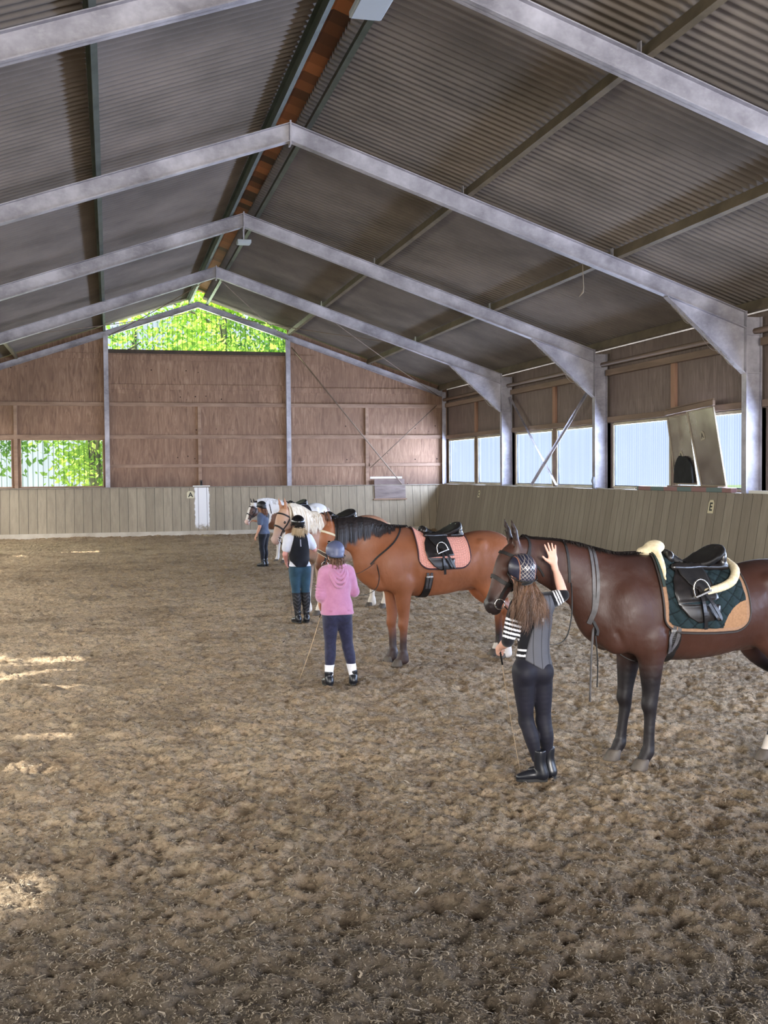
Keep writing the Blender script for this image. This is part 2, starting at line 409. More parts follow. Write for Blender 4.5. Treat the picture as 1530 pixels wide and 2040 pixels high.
def galv_mat():
    m, nt, b = new_mat('galvanised_steel')
    v = coords(nt)
    c = ramp(nt, noise(nt, v, 1.1, 5, 0.65), [(0.35, lin(130, 126, 134)), (0.52, lin(166, 162, 170)), (0.66, lin(196, 192, 200))])
    sp = ramp(nt, noise(nt, coords(nt, (1, 1, 2)), 9, 4, 0.7), [(0.5, (0, 0, 0, 1)), (0.75, (1, 1, 1, 1))])
    c = mixc(nt, math_(nt, 'MULTIPLY', sp, 0.35), c, lin(196, 192, 196))
    ru = ramp(nt, noise(nt, coords(nt, (1, 1, 1)), 0.7, 6, 0.7), [(0.60, (0, 0, 0, 1)), (0.75, (1, 1, 1, 1))])
    c = mixc(nt, math_(nt, 'MULTIPLY', ru, 0.35), c, lin(120, 98, 84))
    nt.links.new(c, b.inputs['Base Color']); b.inputs['Roughness'].default_value = 0.55; b.inputs['Metallic'].default_value = 0.15
    bump(nt, b, noise(nt, v, 30, 4), 0.1, 0.002)
    return m
GALV = galv_mat()
PURL = mottled('dull_brown_steel', lin(92, 82, 66), lin(114, 102, 84), 2.0, 0.6, bs=0.05)
PURL_D = mottled('dark_green_steel', lin(62, 70, 66), lin(84, 92, 88), 2.0, 0.55, bs=0.05)
ROOF = mottled('fibre_cement', lin(98, 90, 84), lin(124, 114, 107), 0.6, 0.9, stretch=(1, 1, 1), bs=0.15, detail=7)
def kick_mat(name, ax, stain=False):
    m, nt, b = new_mat(name)
    tc = nt.nodes.new('ShaderNodeTexCoord'); sx = nt.nodes.new('ShaderNodeSeparateXYZ'); nt.links.new(tc.outputs['Object'], sx.inputs[0])
    u = math_(nt, 'MULTIPLY', sx.outputs[ax], 1 / (0.285 if ax == 'X' else 0.30))
    fr = math_(nt, 'FRACT', u); ed = math_(nt, 'ABSOLUTE', math_(nt, 'SUBTRACT', fr, 0.5))
    gap = ramp(nt, ed, [(0.468, (0, 0, 0, 1)), (0.49, (1, 1, 1, 1))])
    wn_ = nt.nodes.new('ShaderNodeTexWhiteNoise'); wn_.noise_dimensions = '1D'; nt.links.new(math_(nt, 'FLOOR', u), wn_.inputs['W'])
    c = mixc(nt, wn_.outputs['Value'], *((lin(148, 136, 117), lin(166, 153, 132)) if ax == 'X' else (lin(134, 125, 112), lin(149, 140, 126))))
    st = noise(nt, coords(nt, (8, 8, 0.6)), 1.2, 5, 0.7)
    c = mixc(nt, ramp(nt, st, [(0.35, (0.45, 0.45, 0.45, 1)), (0.6, (0, 0, 0, 1))]), c, lin(118, 108, 95))
    sc_ = ramp(nt, noise(nt, coords(nt, (5, 5, 0.5)), 4, 6, 0.8), [(0.66, (0, 0, 0, 1)), (0.74, (1, 1, 1, 1))])
    c = mixc(nt, math_(nt, 'MULTIPLY', sc_, 0.25), c, lin(176, 162, 140))
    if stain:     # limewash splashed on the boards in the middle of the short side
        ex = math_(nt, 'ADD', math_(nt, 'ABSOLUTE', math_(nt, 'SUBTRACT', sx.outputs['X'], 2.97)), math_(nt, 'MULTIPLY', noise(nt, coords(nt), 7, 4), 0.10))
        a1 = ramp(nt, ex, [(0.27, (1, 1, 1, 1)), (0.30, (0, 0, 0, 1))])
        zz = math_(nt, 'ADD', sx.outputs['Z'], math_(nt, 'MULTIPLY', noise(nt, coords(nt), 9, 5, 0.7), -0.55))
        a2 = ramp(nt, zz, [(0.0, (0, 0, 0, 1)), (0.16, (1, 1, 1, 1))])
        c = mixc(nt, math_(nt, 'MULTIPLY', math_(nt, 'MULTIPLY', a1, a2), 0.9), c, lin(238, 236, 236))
    c = mixc(nt, gap, c, lin(78, 70, 62))
    nt.links.new(c, b.inputs['Base Color']); b.inputs['Roughness'].default_value = 0.8; b.inputs['Specular IOR Level'].default_value = 0.3
    bump(nt, b, math_(nt, 'SUBTRACT', math_(nt, 'MULTIPLY', st, 0.25), gap), 0.5, 0.01)
    return m
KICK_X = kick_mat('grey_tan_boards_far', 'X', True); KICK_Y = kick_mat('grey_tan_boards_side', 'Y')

def pane_mat(name, tint, dark, ax, freq, milk=0.12, milkc=(0.9, 0.95, 1, 1), line=0.25):
    """ribbed translucent plastic sheet: lets light and view through, ribs tint it"""
    m, nt, b = new_mat(name); nt.nodes.remove(b); out = nt.nodes['Material Output']
    tc = nt.nodes.new('ShaderNodeTexCoord'); sx = nt.nodes.new('ShaderNodeSeparateXYZ'); nt.links.new(tc.outputs['Object'], sx.inputs[0])
    fr = math_(nt, 'FRACT', math_(nt, 'MULTIPLY', sx.outputs[ax], freq)); tri = math_(nt, 'ABSOLUTE', math_(nt, 'SUBTRACT', fr, 0.5))
    f = ramp(nt, tri, [(0.5 - line, (0, 0, 0, 1)), (0.49, (1, 1, 1, 1))])
    sc2 = (1, 10, 0.25) if ax == 'Y' else (10, 1, 0.25)
    st = ramp(nt, noise(nt, coords(nt, sc2), 0.8, 4, 0.6), [(0.35, (0, 0, 0, 1)), (0.7, (1, 1, 1, 1))])
    big = ramp(nt, noise(nt, coords(nt), 0.9, 3, 0.5), [(0.35, (0, 0, 0, 1)), (0.65, (1, 1, 1, 1))])
    c = mixc(nt, f, tint, dark); c = mixc(nt, math_(nt, 'MULTIPLY', st, 0.30), c, dark); c = mixc(nt, math_(nt, 'MULTIPLY', big, 0.35), c, mixc(nt, 0.5, tint, dark))
    tr = nt.nodes.new('ShaderNodeBsdfTransparent'); nt.links.new(c, tr.inputs[0])
    df = nt.nodes.new('ShaderNodeBsdfDiffuse'); df.inputs[0].default_value = milkc
    mx = nt.nodes.new('ShaderNodeMixShader'); mx.inputs[0].default_value = milk
    nt.links.new(tr.outputs[0], mx.inputs[1]); nt.links.new(df.outputs[0], mx.inputs[2]); nt.links.new(mx.outputs[0], out.inputs[0])
    return m
PANE_R = pane_mat('bluish_ribbed_plastic', (0.78, 0.86, 1.0, 1), (0.44, 0.54, 0.82, 1), 'Y', 11)
PANE_L = pane_mat('clear_ribbed_plastic_side', (0.95, 0.96, 0.98, 1), (0.7, 0.75, 0.8, 1), 'Y', 11, 0.04)
PANE_G = pane_mat('clear_ribbed_plastic_gable', (0.97, 1.0, 0.95, 1), (0.16, 0.26, 0.12, 1), 'X', 6.2, 0.05, line=0.13)
FRAME_C = mottled('cream_window_paint', lin(168, 158, 138), lin(196, 186, 162), 3, 0.7)
FRAME_D = mottled('dark_window_edge', lin(52, 58, 66), lin(70, 76, 84), 3, 0.6)

# ---- walls
def gable_wall():
    b = MB(); y0, y1 = YG, YG + 0.04
    top = lambda x: zr(x) + 0.20
    def col(xa, xb, za, zb=None):
        """board from za up to zb, or to the roof line"""
        cuts = [xa] + ([XR_] if xa < XR_ < xb else []) + [xb]
        for a, c in zip(cuts[:-1], cuts[1:]):
            ta = top(a) if zb is None else zb; tc_ = top(c) if zb is None else zb
            b.hexa([(a, y0, za), (c, y0, za), (c, y0, tc_), (a, y0, ta)], [(a, y1, za), (c, y1, za), (c, y1, tc_), (a, y1, ta)])
    # windows: low left pair, and the big triangle under the ridge
    col(XL, -0.06, 0, WZ0 - .02); col(XL, -0.06, 3.25)
    for xa, xb in ((XL, XL + .15), (-3.05, -2.80), (-0.19, -0.06)): col(xa, xb, WZ0 - .02, 3.25)
    col(-0.06, XR_ + 3.0, 0, 6.17); col(XR_ + 3.0, 8.80, 0); col(8.80, 9.96, 0, 1.88); col(8.80, 9.96, 1.945); col(9.96, XRT, 0)
    b.build('wall_far', PLY, kind='structure')
gable_wall()

def side_wall(side):
    x = XRT if side > 0 else XL; b = MB(); xa, xb = (x, x + .05) if side > 0 else (x - .05, x)
    ztop = zr(x) + .15
    b.box(xa, xb, YB, YG, 0, WZ0 - .03); b.box(xa, xb, YB, YG, WZ1 + .02, ztop)
    ys = [YB] + YF[1:] + [YG]
    k = 0
    global WN
    for y0, y1 in zip(ys[:-1], ys[1:]):
        ym = (y0 + y1) / 2
        b.box(xa, xb, y0 - .1, y0 + .32, WZ0 - .03, WZ1 + .02); b.box(xa, xb, ym - .14, ym + .14, WZ0 - .03, WZ1 + .02); b.box(xa, xb, y1 - .32, y1 + .1 if y1 < YG else y1, WZ0 - .03, WZ1 + .02)
        for wa, wb in ((y0 + .32, ym - .14), (ym + .14, y1 - .32)):
            window_side(x, side, wa, wb)
    b.build('wall_right' if side > 0 else 'wall_left', PLY_SIDE, kind='structure')
WCOUNT = [0]
def window_side(x, side, ya, yb):
    WCOUNT[0] += 1
    e = empty('window_%d' % WCOUNT[0], (x, (ya + yb) / 2, WZ0), kind='structure')
    f = MB(); s = -side; t = .055
    xi, xo = (x + s * .045, x - s * .03); x0, x1 = min(xi, xo), max(xi, xo)
    f.box(x0, x1, ya - .02, ya + t, WZ0, WZ1); f.box(x0, x1, yb - t, yb + .02, WZ0, WZ1)
    f.box(x0, x1, ya + t, yb - t, WZ0 - .03, WZ0 + .03); f.box(x0, x1, ya + t, yb - t, WZ1 - .04, WZ1 + .02)
    f.build('window_frame', FRAME_C, e)
    d = MB(); x2, x3 = sorted((x + s * .02, x - s * .02)); q = .02
    d.box(x2, x3, ya + t, ya + t + q, WZ0 + .03, WZ1 - .04); d.box(x2, x3, yb - t - q, yb - t, WZ0 + .03, WZ1 - .04)
    d.box(x2, x3, ya + t + q, yb - t - q, WZ0 + .03, WZ0 + .03 + q)
    d.build('glazing_bead', FRAME_D, e)
    p = MB(); yy = np.linspace(ya + t, yb - t, max(6, int((yb - ya) * 24)))
    xx = x - s * .005 + .006 * np.sin(yy * 2 * math.pi * 11)
    P = np.zeros((2, len(yy), 3)); P[:, :, 0] = xx; P[:, :, 1] = yy; P[0, :, 2] = WZ0 + .03; P[1, :, 2] = WZ1 - .04
    p.grid(P); p.build('pane', PANE_R if side > 0 else PANE_L, e, smooth=True)
side_wall(1); side_wall(-1)

def gable_windows():
    for (a, c) in ((XL + .15, -3.05), (-2.80, -0.19)):
        WCOUNT[0] += 1
        e = empty('window_%d' % WCOUNT[0], ((a + c) / 2, YG, WZ0), kind='structure')
        f = MB(); z0, z1 = WZ0 - .02, 3.25
        for q in ((a, a + .03, z0, z1), (c - .03, c, z0, z1), (a + .03, c - .03, z0, z0 + .03), (a + .03, c - .03, z1 - .03, z1)):
            f.box(q[0], q[1], YG - .03, YG + .045, q[2], q[3])
        f.build('window_frame', TIMBER, e)
        xx = np.linspace(a + .03, c - .03, 90); P = np.zeros((2, 90, 3)); P[:, :, 0] = xx; P[:, :, 1] = YG + .02 + .008 * np.sin(xx * 2 * math.pi * 6.2)
        P[0, :, 2] = z0 + .03; P[1, :, 2] = z1 - .03
        p = MB(); p.grid(P); p.build('pane', PANE_G, e, smooth=True)
    WCOUNT[0] += 1
    e = empty('window_%d' % WCOUNT[0], (XR_, YG, 6.2), kind='structure')
    f = MB(); f.box(-0.06, XR_ + 3.0, YG - .06, YG + .06, 6.08, 6.20)
    f.build('window_sill', mottled('dark_sill', lin(58, 48, 42), lin(80, 66, 56), 3), e)
    xx = np.linspace(0.02, XR_ + 2.93, 161); P = np.zeros((2, 161, 3)); P[:, :, 0] = xx; P[:, :, 1] = YG + .02 + .008 * np.sin(xx * 2 * math.pi * 6.2)
    P[0, :, 2] = 6.19; P[1, :, 2] = ZA + .1 - TP * np.abs(xx - XR_)
    p = MB(); p.grid(P); p.build('pane', PANE_G, e, smooth=True)
gable_windows()
def rear_wall():
    b = MB(); y0, y1 = YB - .05, YB; x0, x1 = XR_ - 4.6, XR_ + 4.6
    for a, c, z0, z1 in ((XL, x0, 0, None), (x1, XRT, 0, None), (x0, x1, 5.2, None), (x0, x1, 0, .3)):
        cuts = [a] + ([XR_] if a < XR_ < c else []) + [c]
        for p, q in zip(cuts[:-1], cuts[1:]):
            tp_ = zr(p) + .2 if z1 is None else z1; tq = zr(q) + .2 if z1 is None else z1
            b.hexa([(p, y0, z0), (q, y0, z0), (q, y0, tq), (p, y0, tp_)], [(p, y1, z0), (q, y1, z0), (q, y1, tq), (p, y1, tp_)])
    b.build('wall_rear', PLY_SIDE, kind='structure')
rear_wall()

# ---- kickboards lean outwards at the top
def kick():
    b = MB()
    P = lambda o: [(XRT - .33 - .27 + o, YB, 0), (XRT - .33 - .27 + o, YG - .3, 0), (XRT - .33 + o, YG - .15, KT), (XRT - .33 + o, YB, KT)]
    b.hexa(P(0), P(.04)); b.box(XRT - .34, XRT, YB, YG - .14, KT, KT + .035); b.build('baseboard_right', KICK_Y, kind='structure')
    b = MB()
    P = lambda o: [(XL + .33 + .27 - o, YB, 0), (XL + .33 + .27 - o, YG - .3, 0), (XL + .33 - o, YG - .15, KT), (XL + .33 - o, YB, KT)]
    b.hexa(P(0), P(.04)); b.box(XL, XL + .34, YB, YG - .14, KT, KT + .035); b.build('baseboard_left', KICK_Y, kind='structure')
    b = MB()
    P = lambda o: [(XL, YG - .42 + o, 0), (XRT - .3, YG - .42 + o, 0), (XRT - .1, YG - .18 + o, KT), (XL, YG - .18 + o, KT)]
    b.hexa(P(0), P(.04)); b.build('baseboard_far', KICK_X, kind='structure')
    b = MB(); b.box(XL, XRT - .33, YG - .22, YG, KT, KT + .03); b.build('trim_1', mottled('grey_cap_rail', lin(118, 108, 96), lin(146, 136, 122), 4, 0.7), kind='structure')
    # added strip, its pale colour painting the light on the far kickboard's foot
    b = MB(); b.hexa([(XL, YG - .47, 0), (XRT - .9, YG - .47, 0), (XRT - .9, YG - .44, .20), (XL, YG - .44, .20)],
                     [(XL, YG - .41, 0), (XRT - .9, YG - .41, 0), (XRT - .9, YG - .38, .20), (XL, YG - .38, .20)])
    b.build('trim_2', mottled('lit_foot_strip', lin(170, 158, 142), lin(196, 186, 170), 2, 0.85), kind='structure')
kick()

# ---- timber rails of the walls
TN = [2]
def trim(mb, mat):
    TN[0] += 1; mb.build('trim_%d' % TN[0], mat, kind='structure', bevel=.006)
PX0, PX1 = XR_ - 3.0, XR_ + 3.0
def gable_trims():
    yb = YG - .08
    for z, h in ((4.40, .13), (3.33, .13)):
        for a, c in ((XL, PX0 - .08), (PX0 + .08, PX1 - .08), (PX1 + .08, XRT - .02)):
            b = MB(); b.box(a, c, yb, YG + .001, z - h / 2, z + h / 2); trim(b, TIMBER)
    for a, c in ((PX0 + .08, PX1 - .08), (PX1 + .08, 8.60), (8.76, XRT - .02)):
        b = MB(); b.box(a, c, yb, YG + .001, 2.31, 2.42); trim(b, TIMBER)
    for z, x0, x1 in ((6.02, PX1 + .08, PX1 + .95), (5.95, PX0 + .08, PX1 - .08), (4.98, PX0 + .08, PX1 - .08), (4.92, PX1 + .08, PX1 + 4.8), (5.98, PX0 - 1.9, PX0 - .08)):
        b = MB(); b.box(x0, x1, YG - .03, YG + .001, z - .09, z + .09); trim(b, PLY)
    for x, z0, z1 in ((XR_, KT, 2.31), (XR_, 2.42, 3.265), (XR_, 3.395, 4.335), (8.68, KT, 3.265), (8.68, 3.395, 4.335), (-2.93, 3.395, 4.335), (-2.93, KT, 3.265)):
        b = MB(); b.box(x - .055, x + .055, yb, YG + .001, z0, z1); trim(b, TIMBER)
gable_trims()
def side_trims(side):
    x = XRT if side > 0 else XL; s = -side
    ys = [YB] + YF[1:] + [YG]
    for y0, y1 in zip(ys[:-1], ys[1:]):
        ym = (y0 + y1) / 2; a, c = y0 + .12, y1 - .12
        for z, h, d in ((3.31, .13, .10), (4.42, .14, .14)):
            b = MB(); b.box(min(x, x + s * d), max(x, x + s * d), a, c, z - h / 2, z + h / 2); trim(b, TIMBER_SIDE)
        b = MB(); b.box(min(x, x + s * .07), max(x, x + s * .07), ym - .09, ym + .09, 3.375, 4.35); trim(b, mottled('bare_stud%d' % TN[0], lin(142, 106, 86), lin(162, 126, 104), 2, .8, stretch=(1, 1, .4)))
        b = MB(); b.box(min(x, x + s * .05), max(x, x + s * .05), ym - .10, ym + .10, WZ0 - .03, 3.245); trim(b, TIMBER_SIDE)
side_trims(1); side_trims(-1)

# ---- roof
def roof(side, name):
    a0, a1 = 0.20, HW + .25
    pitch = 0.177; n = int((YG + .3 - YB + .3) / pitch * 10)
    yy = np.linspace(YB - .3, YG + .3, n); w = .029 * np.sin(yy / pitch * 2 * math.pi)
    aa = np.array([a0, 3.0, 3.02, 6.0, 6.02, a1]); lift = np.array([0, 0, -.012, -.012, -.024, -.024]) + .03
    X = XR_ + side * aa; P = np.zeros((len(aa), n, 3)); P[:, :, 0] = X[:, None]; P[:, :, 1] = yy
    P[:, :, 2] = (ZA + .235 - TP * aa + lift)[:, None] + w
    Q = P.copy(); Q[:, :, 2] += .012
    m, k = P.shape[:2]; V = np.concatenate([P.reshape(-1, 3), Q.reshape(-1, 3)])
    i, j = np.meshgrid(np.arange(m - 1), np.arange(k - 1), indexing='ij'); a = (i * k + j).ravel(); q = np.stack([a, a + 1, a + k + 1, a + k], 1)
    mesh_np(name, V, np.concatenate([q, q[:, ::-1] + m * k]), ROOF, kind='structure')
roof(-1, 'ceiling'); roof(1, 'ceiling')
def ridge_boards():
    m, nt, b = new_mat('orange_ridge_boards')
    tc = nt.nodes.new('ShaderNodeTexCoord'); sx = nt.nodes.new('ShaderNodeSeparateXYZ'); nt.links.new(tc.outputs['Object'], sx.inputs[0])
    wn_ = nt.nodes.new('ShaderNodeTexWhiteNoise'); wn_.noise_dimensions = '1D'; nt.links.new(math_(nt, 'FLOOR', math_(nt, 'MULTIPLY', sx.outputs['Y'], 2.6)), wn_.inputs['W'])
    nt.links.new(ramp(nt, wn_.outputs['Value'], [(0.0, lin(58, 34, 22)), (0.45, lin(150, 92, 56)), (1, lin(186, 118, 74))]), b.inputs['Base Color'])
    b.inputs['Roughness'].default_value = .8
    z = ZA + .235
    k = MB(); k.hexa([(XR_ - .42, YB, z + .02), (XR_ - .42, YG, z + .02), (XR_ + .02, YG, z + .17), (XR_ + .02, YB, z + .17)], [(XR_ - .42, YB, z + .05), (XR_ - .42, YG, z + .05), (XR_ + .02, YG, z + .2), (XR_ + .02, YB, z + .2)])
    k.hexa([(XR_ + .02, YB, z + .17), (XR_ + .02, YG, z + .17), (XR_ + .42, YG, z + .02), (XR_ + .42, YB, z + .02)], [(XR_ + .02, YB, z + .2), (XR_ + .02, YG, z + .2), (XR_ + .42, YG, z + .05), (XR_ + .42, YB, z + .05)])
    TN[0] += 1; k.build('trim_%d' % TN[0], m, kind='structure')
ridge_boards()

# ---- purlins: C sections running the length of the hall, one thing per line
def purlin(xc, mat, label, side, depth=.19, flange=.07):
    y0, y1 = YB, YG; n = Vector((TP * side, 0, 1)).normalized(); t = Vector((side * 1, 0, -TP)).normalized()
    base = Vector((xc, 0, zr(xc))); th = .008
    def q(a, b_, y): p = base + t * a + n * b_; return (p.x, y, p.z)
    b = MB()
    for (a0, a1, b0, b1) in ((-th, 0, 0.0, depth), (0, flange, 0.0, th), (0, flange, depth - th, depth), (flange - th, flange, th, .025)):
        b.hexa([q(a0, b0, y0), q(a1, b0, y0), q(a1, b1, y0), q(a0, b1, y0)], [q(a0, b0, y1), q(a1, b0, y1), q(a1, b1, y1), q(a0, b1, y1)])
    return b.build('purlin', mat, label=label, cat='roof beam')
for side, sn in ((-1, 'left'), (1, 'right')):
    purlin(XR_ + side * .26, PURL_D, 'dark grey-green steel purlin along the ridge on its %s side' % sn, side)
    purlin(XR_ + side * 3.0, PURL if side > 0 else PURL_D, 'long dull brownish steel purlin halfway up the %s roof slope' % sn, side)
    purlin(XR_ + side * 5.74, PURL, 'long dull brownish steel purlin low on the %s roof slope above the wall' % sn, side)
    purlin(XR_ + side * 8.30, PURL, 'steel eave purlin where the %s roof slope meets the wall' % sn, side)
    b = MB(); b.tube([(XR_ + side * 8.50, YB, 4.62), (XR_ + side * 8.50, YG - .1, 4.62)], .055, 12)
    b.build('eave_pipe', TIMBER_SIDE, smooth=True, label='long dusty round pipe under the eave on the %s wall' % sn, cat='pipe')

# ---- portal frames
FRAME_NAMES = ['farthest behind the photographer', 'second behind the photographer', 'just behind the photographer',
               'nearest in view, its beams crossing the top corners of the picture', 'second from the photographer, beside the leaning mirrors',
               'third from the photographer, with a small lamp under its peak', 'fourth from the photographer, closest to the far gable wall']
def portal(y, nm):
    e = empty('portal_frame', (XR_, y, 0), label='galvanised steel portal frame, ' + nm, cat='steel frame', group='portal frames of the hall')
    tw = .010; fw = .16; D = .30
    for side in (-1, 1):
        # rafter (I section): web + two flanges
        xe = XR_ + side * 8.27
        up = Vector((side * TP, 0, 1)).normalized(); p = Vector((XR_ + side * .012, y, ZA)); q = Vector((xe, y, zr(xe)))
        b = MB(); dn = Vector((0, 0, -1))
        H = D
        b.hexa([p + Vector((0, -tw / 2, 0)), q + Vector((0, -tw / 2, 0)), q + Vector((0, -tw / 2, -H)), p + Vector((0, -tw / 2, -H))],
               [p + Vector((0, tw / 2, 0)), q + Vector((0, tw / 2, 0)), q + Vector((0, tw / 2, -H)), p + Vector((0, tw / 2, -H))])
        for z0 in (0, -H):
            a = [p + Vector((0, -fw / 2, z0)), q + Vector((0, -fw / 2, z0)), q + Vector((0, fw / 2, z0)), p + Vector((0, fw / 2, z0))]
            b.hexa(a, [v + Vector((0, 0, .014 if z0 else -.014)) for v in a])
        b.build('rafter', GALV, e)
        # haunch: tapering web with a bottom flange
        h = MB(); A = Vector((XR_ + side * 6.72, y, zr(XR_ + 6.72) - H)); B = Vector((xe, y, zr(xe) - H)); Cc = Vector((xe, y, 3.86))
        hw = .006
        h.add([A + Vector((0, -hw, 0)), B + Vector((0, -hw, 0)), Cc + Vector((0, -hw, 0)), A + Vector((0, hw, 0)), B + Vector((0, hw, 0)), Cc + Vector((0, hw, 0))],
              [(0, 1, 2), (5, 4, 3), (0, 3, 4, 1), (1, 4, 5, 2), (2, 5, 3, 0)])
        a = [A + Vector((0, -fw / 2, 0)), Cc + Vector((0, -fw / 2, 0)), Cc + Vector((0, fw / 2, 0)), A + Vector((0, fw / 2, 0))]
        h.hexa(a, [v + Vector((-side * .006, 0, -.012)) for v in a])
        h.build('haunch', GALV, e)
        # column
        c = MB(); xi = XR_ + side * 8.28; xo = XR_ + side * 8.60; zt = zr(xo) + .02
        x0, x1 = min(xi, xo), max(xi, xo)
        KB = KT + .035
        c.box(x0 + .014, x1 - .014, y - .005, y + .005, KB, zt)
        c.box(x0, x0 + .014, y - fw / 2, y + fw / 2, KB, zt + (.10 if side > 0 else 0)); c.box(x1 - .014, x1, y - fw / 2, y + fw / 2, KB, zt + (.10 if side < 0 else 0))
        for z in (3.86, zt - H - .02):
            c.box(x0 + .014, x1 - .014, y - fw / 2 + .01, y + fw / 2 - .01, z - .006, z + .006)
        c.build('column', GALV, e)
        # cleats carrying the purlins
        for a in (3.0, 5.74):
            k = MB(); xx = XR_ + side * (a - .03); z = zr(xx)
            k.box(xx - .035, xx - .025, y - .05, y + .05, z, z + .16); k.build('purlin_cleat', GALV, e)
    pl = MB(); pl.box(XR_ - .014, XR_ + .014, y - fw / 2 - .01, y + fw / 2 + .01, ZA - D - .06, ZA + .03)
    pl.build('apex_plate', GALV, e)
    return e
for y, nm in zip(YF[1:], FRAME_NAMES[1:]): portal(y, nm)

def gable_frame():
    e = empty('gable_frame', (XR_, YG - .12, 0), label='lighter steel frame against the far gable wall with two tall posts', cat='steel frame')
    y = YG - .14; fw = .14; D = .2
    for side in (-1, 1):
        xe = XR_ + side * 8.45; p = Vector((XR_, y, ZA + .02)); q = Vector((xe, y, zr(xe) + .02)); b = MB()
        b.hexa([p + Vector((0, -.005, 0)), q + Vector((0, -.005, 0)), q + Vector((0, -.005, -D)), p + Vector((0, -.005, -D))],
               [p + Vector((0, .005, 0)), q + Vector((0, .005, 0)), q + Vector((0, .005, -D)), p + Vector((0, .005, -D))])
        for z0 in (0, -D):
            a = [p + Vector((0, -fw / 2, z0)), q + Vector((0, -fw / 2, z0)), q + Vector((0, fw / 2, z0)), p + Vector((0, fw / 2, z0))]
            b.hexa(a, [v + Vector((0, 0, .012 if z0 else -.012)) for v in a])
        b.build('rafter', GALV, e)
        x = XR_ + side * 3.0; c = MB(); zt = zr(x) - .12
        c.box(x - .075, x + .075, YG - .20, YG - .19, KT, zt); c.box(x - .075, x + .075, YG - .07, YG - .06, KT, zt); c.box(x - .005, x + .005, YG - .19, YG - .07, KT, zt)
        c.build('post', GALV, e)
        c = MB(); x = XR_ + side * 8.5; c.box(x - .07, x + .07, YG - .20, YG - .19, KT, zr(x)); c.box(x - .005, x + .005, YG - .19, YG - .07, KT, zr(x)); c.build('corner_post', GALV, e)
gable_frame()

# ---- bracing
def rod(name, p, q, r, mat, label, cat, group=None, flat=False):
    b = MB()
    if flat: b.bar(p, q, .012, .06, up=(1, 0, 0)); 
    else: b.tube([p, q], r, 8)
    return b.build(name, mat, label=label, cat=cat, group=group, smooth=not flat)
ROD = mottled('dusty_rod', lin(110, 92, 80), lin(134, 116, 100), 3, .7)
xb = XRT - .16
def angle_bar(p, q, label):
    b = MB(); b.bar(p, q, .006, .06, up=(0, 0, 1)); b.bar(Vector(p) + Vector((-.03, 0, .03)), Vector(q) + Vector((-.03, 0, .03)), .06, .006, up=(0, 0, 1))
    b.build('cross_brace', GALV, label=label, cat='brace')
angle_bar((xb, 31.0, 4.25), (xb, 27.5, 1.70), 'galvanised diagonal brace running down towards the camera across the right windows')
angle_bar((xb - .05, 25.2, 4.15), (xb - .05, 29.2, 1.70), 'galvanised diagonal brace crossing the other one before the right windows')
rod('brace_cable', (6.04, YG - .24, 6.35), (9.87, YG - .26, 1.68), .022, ROD, 'long brown diagonal rod across the right part of the far gable wall', 'brace')
rod('brace_cable', (11.15, YG - .25, 4.42), (8.75, YG - .25, 2.25), .015, ROD, 'short thin rod running down from the corner of the far gable wall', 'brace')
def droop(p, q, sag, n=14):
    p = Vector(p); q = Vector(q); return [p.lerp(q, t) + Vector((0, 0, -sag * 4 * t * (1 - t))) for t in [i / (n - 1) for i in range(n)]]
for p, q, lab in (((XR_ + .1, 37.7, 7.45), (XR_ + 5.7, 31.3, 5.75), 'thin roof bracing rod from far ridge down the right slope'),
                  ((XR_ + 3.0, 31.3, 6.60), (XR_ + 8.3, 37.7, 4.75), 'thin roof bracing rod to the far right corner of the eaves'),
                  ((XR_ - .1, 37.7, 7.45), (XR_ - 5.7, 31.3, 5.75), 'thin roof bracing rod from far ridge down the left slope'),
                  ((XR_ - 2.9, 37.7, 6.62), (XR_ - .3, 31.4, 7.42), 'thin roof bracing rod from the left gable post up to the ridge'),
                  ((XR_ + .15, 31.4, 7.45), (XR_ + 3.0, 37.7, 6.60), 'thin roof bracing rod from the fourth frame peak to the right gable post')):
    b = MB(); b.tube(droop(p, q, .04), .011, 6); b.build('roof_rod', ROD, label=lab, cat='brace', smooth=True)

# ---- letter plates
PLATE = plain('cream_plate', lin(206, 196, 164), .6); INK = plain('black_letter', lin(28, 26, 24), .6)
def text_mesh(txt, size, depth=.002, shear=0):
    cu = bpy.data.curves.new('letter', 'FONT'); cu.body = txt; cu.size = size; cu.extrude = depth; cu.align_x = 'CENTER'; cu.align_y = 'CENTER'; cu.offset = .006
    o = bpy.data.objects.new('letter', cu); COLL.objects.link(o); dg = bpy.context.evaluated_depsgraph_get(); dg.update()
    me = bpy.data.meshes.new_from_object(o.evaluated_get(dg)); bpy.data.objects.remove(o); bpy.data.curves.remove(cu)
    return me
def letter_plate(ch, mat4, label, w=.20, h=.26, ps=.22, platemat=None, inkmat=None):
    e = empty('letter_plate', label=label, cat='sign'); e.matrix_world = mat4
    out = [(-w / 2, -h / 2), (w / 2, -h / 2), (w / 2, h / 2 - .06), (w / 2 - .05, h / 2), (-w / 2 + .05, h / 2), (-w / 2, h / 2 - .06)]
    b = MB(); n = len(out); b.add([(x, y, 0) for x, y in out] + [(x, y, .008) for x, y in out], [tuple(range(n - 1, -1, -1)), tuple(range(n, 2 * n))] + [(i, (i + 1) % n, n + (i + 1) % n, n + i) for i in range(n)])
    o = b.build('plate', platemat or PLATE); o.parent = e
    me = text_mesh(ch, ps); me.materials.clear(); me.materials.append(inkmat or INK)
    t = bpy.data.objects.new('letter', me); COLL.objects.link(t); t.parent = e; t.location = (0, -.01, .010)
    return e
def basis(x, y, z, o): return Matrix(((x[0], y[0], z[0], o[0]), (x[1], y[1], z[1], o[1]), (x[2], y[2], z[2], o[2]), (0, 0, 0, 1)))
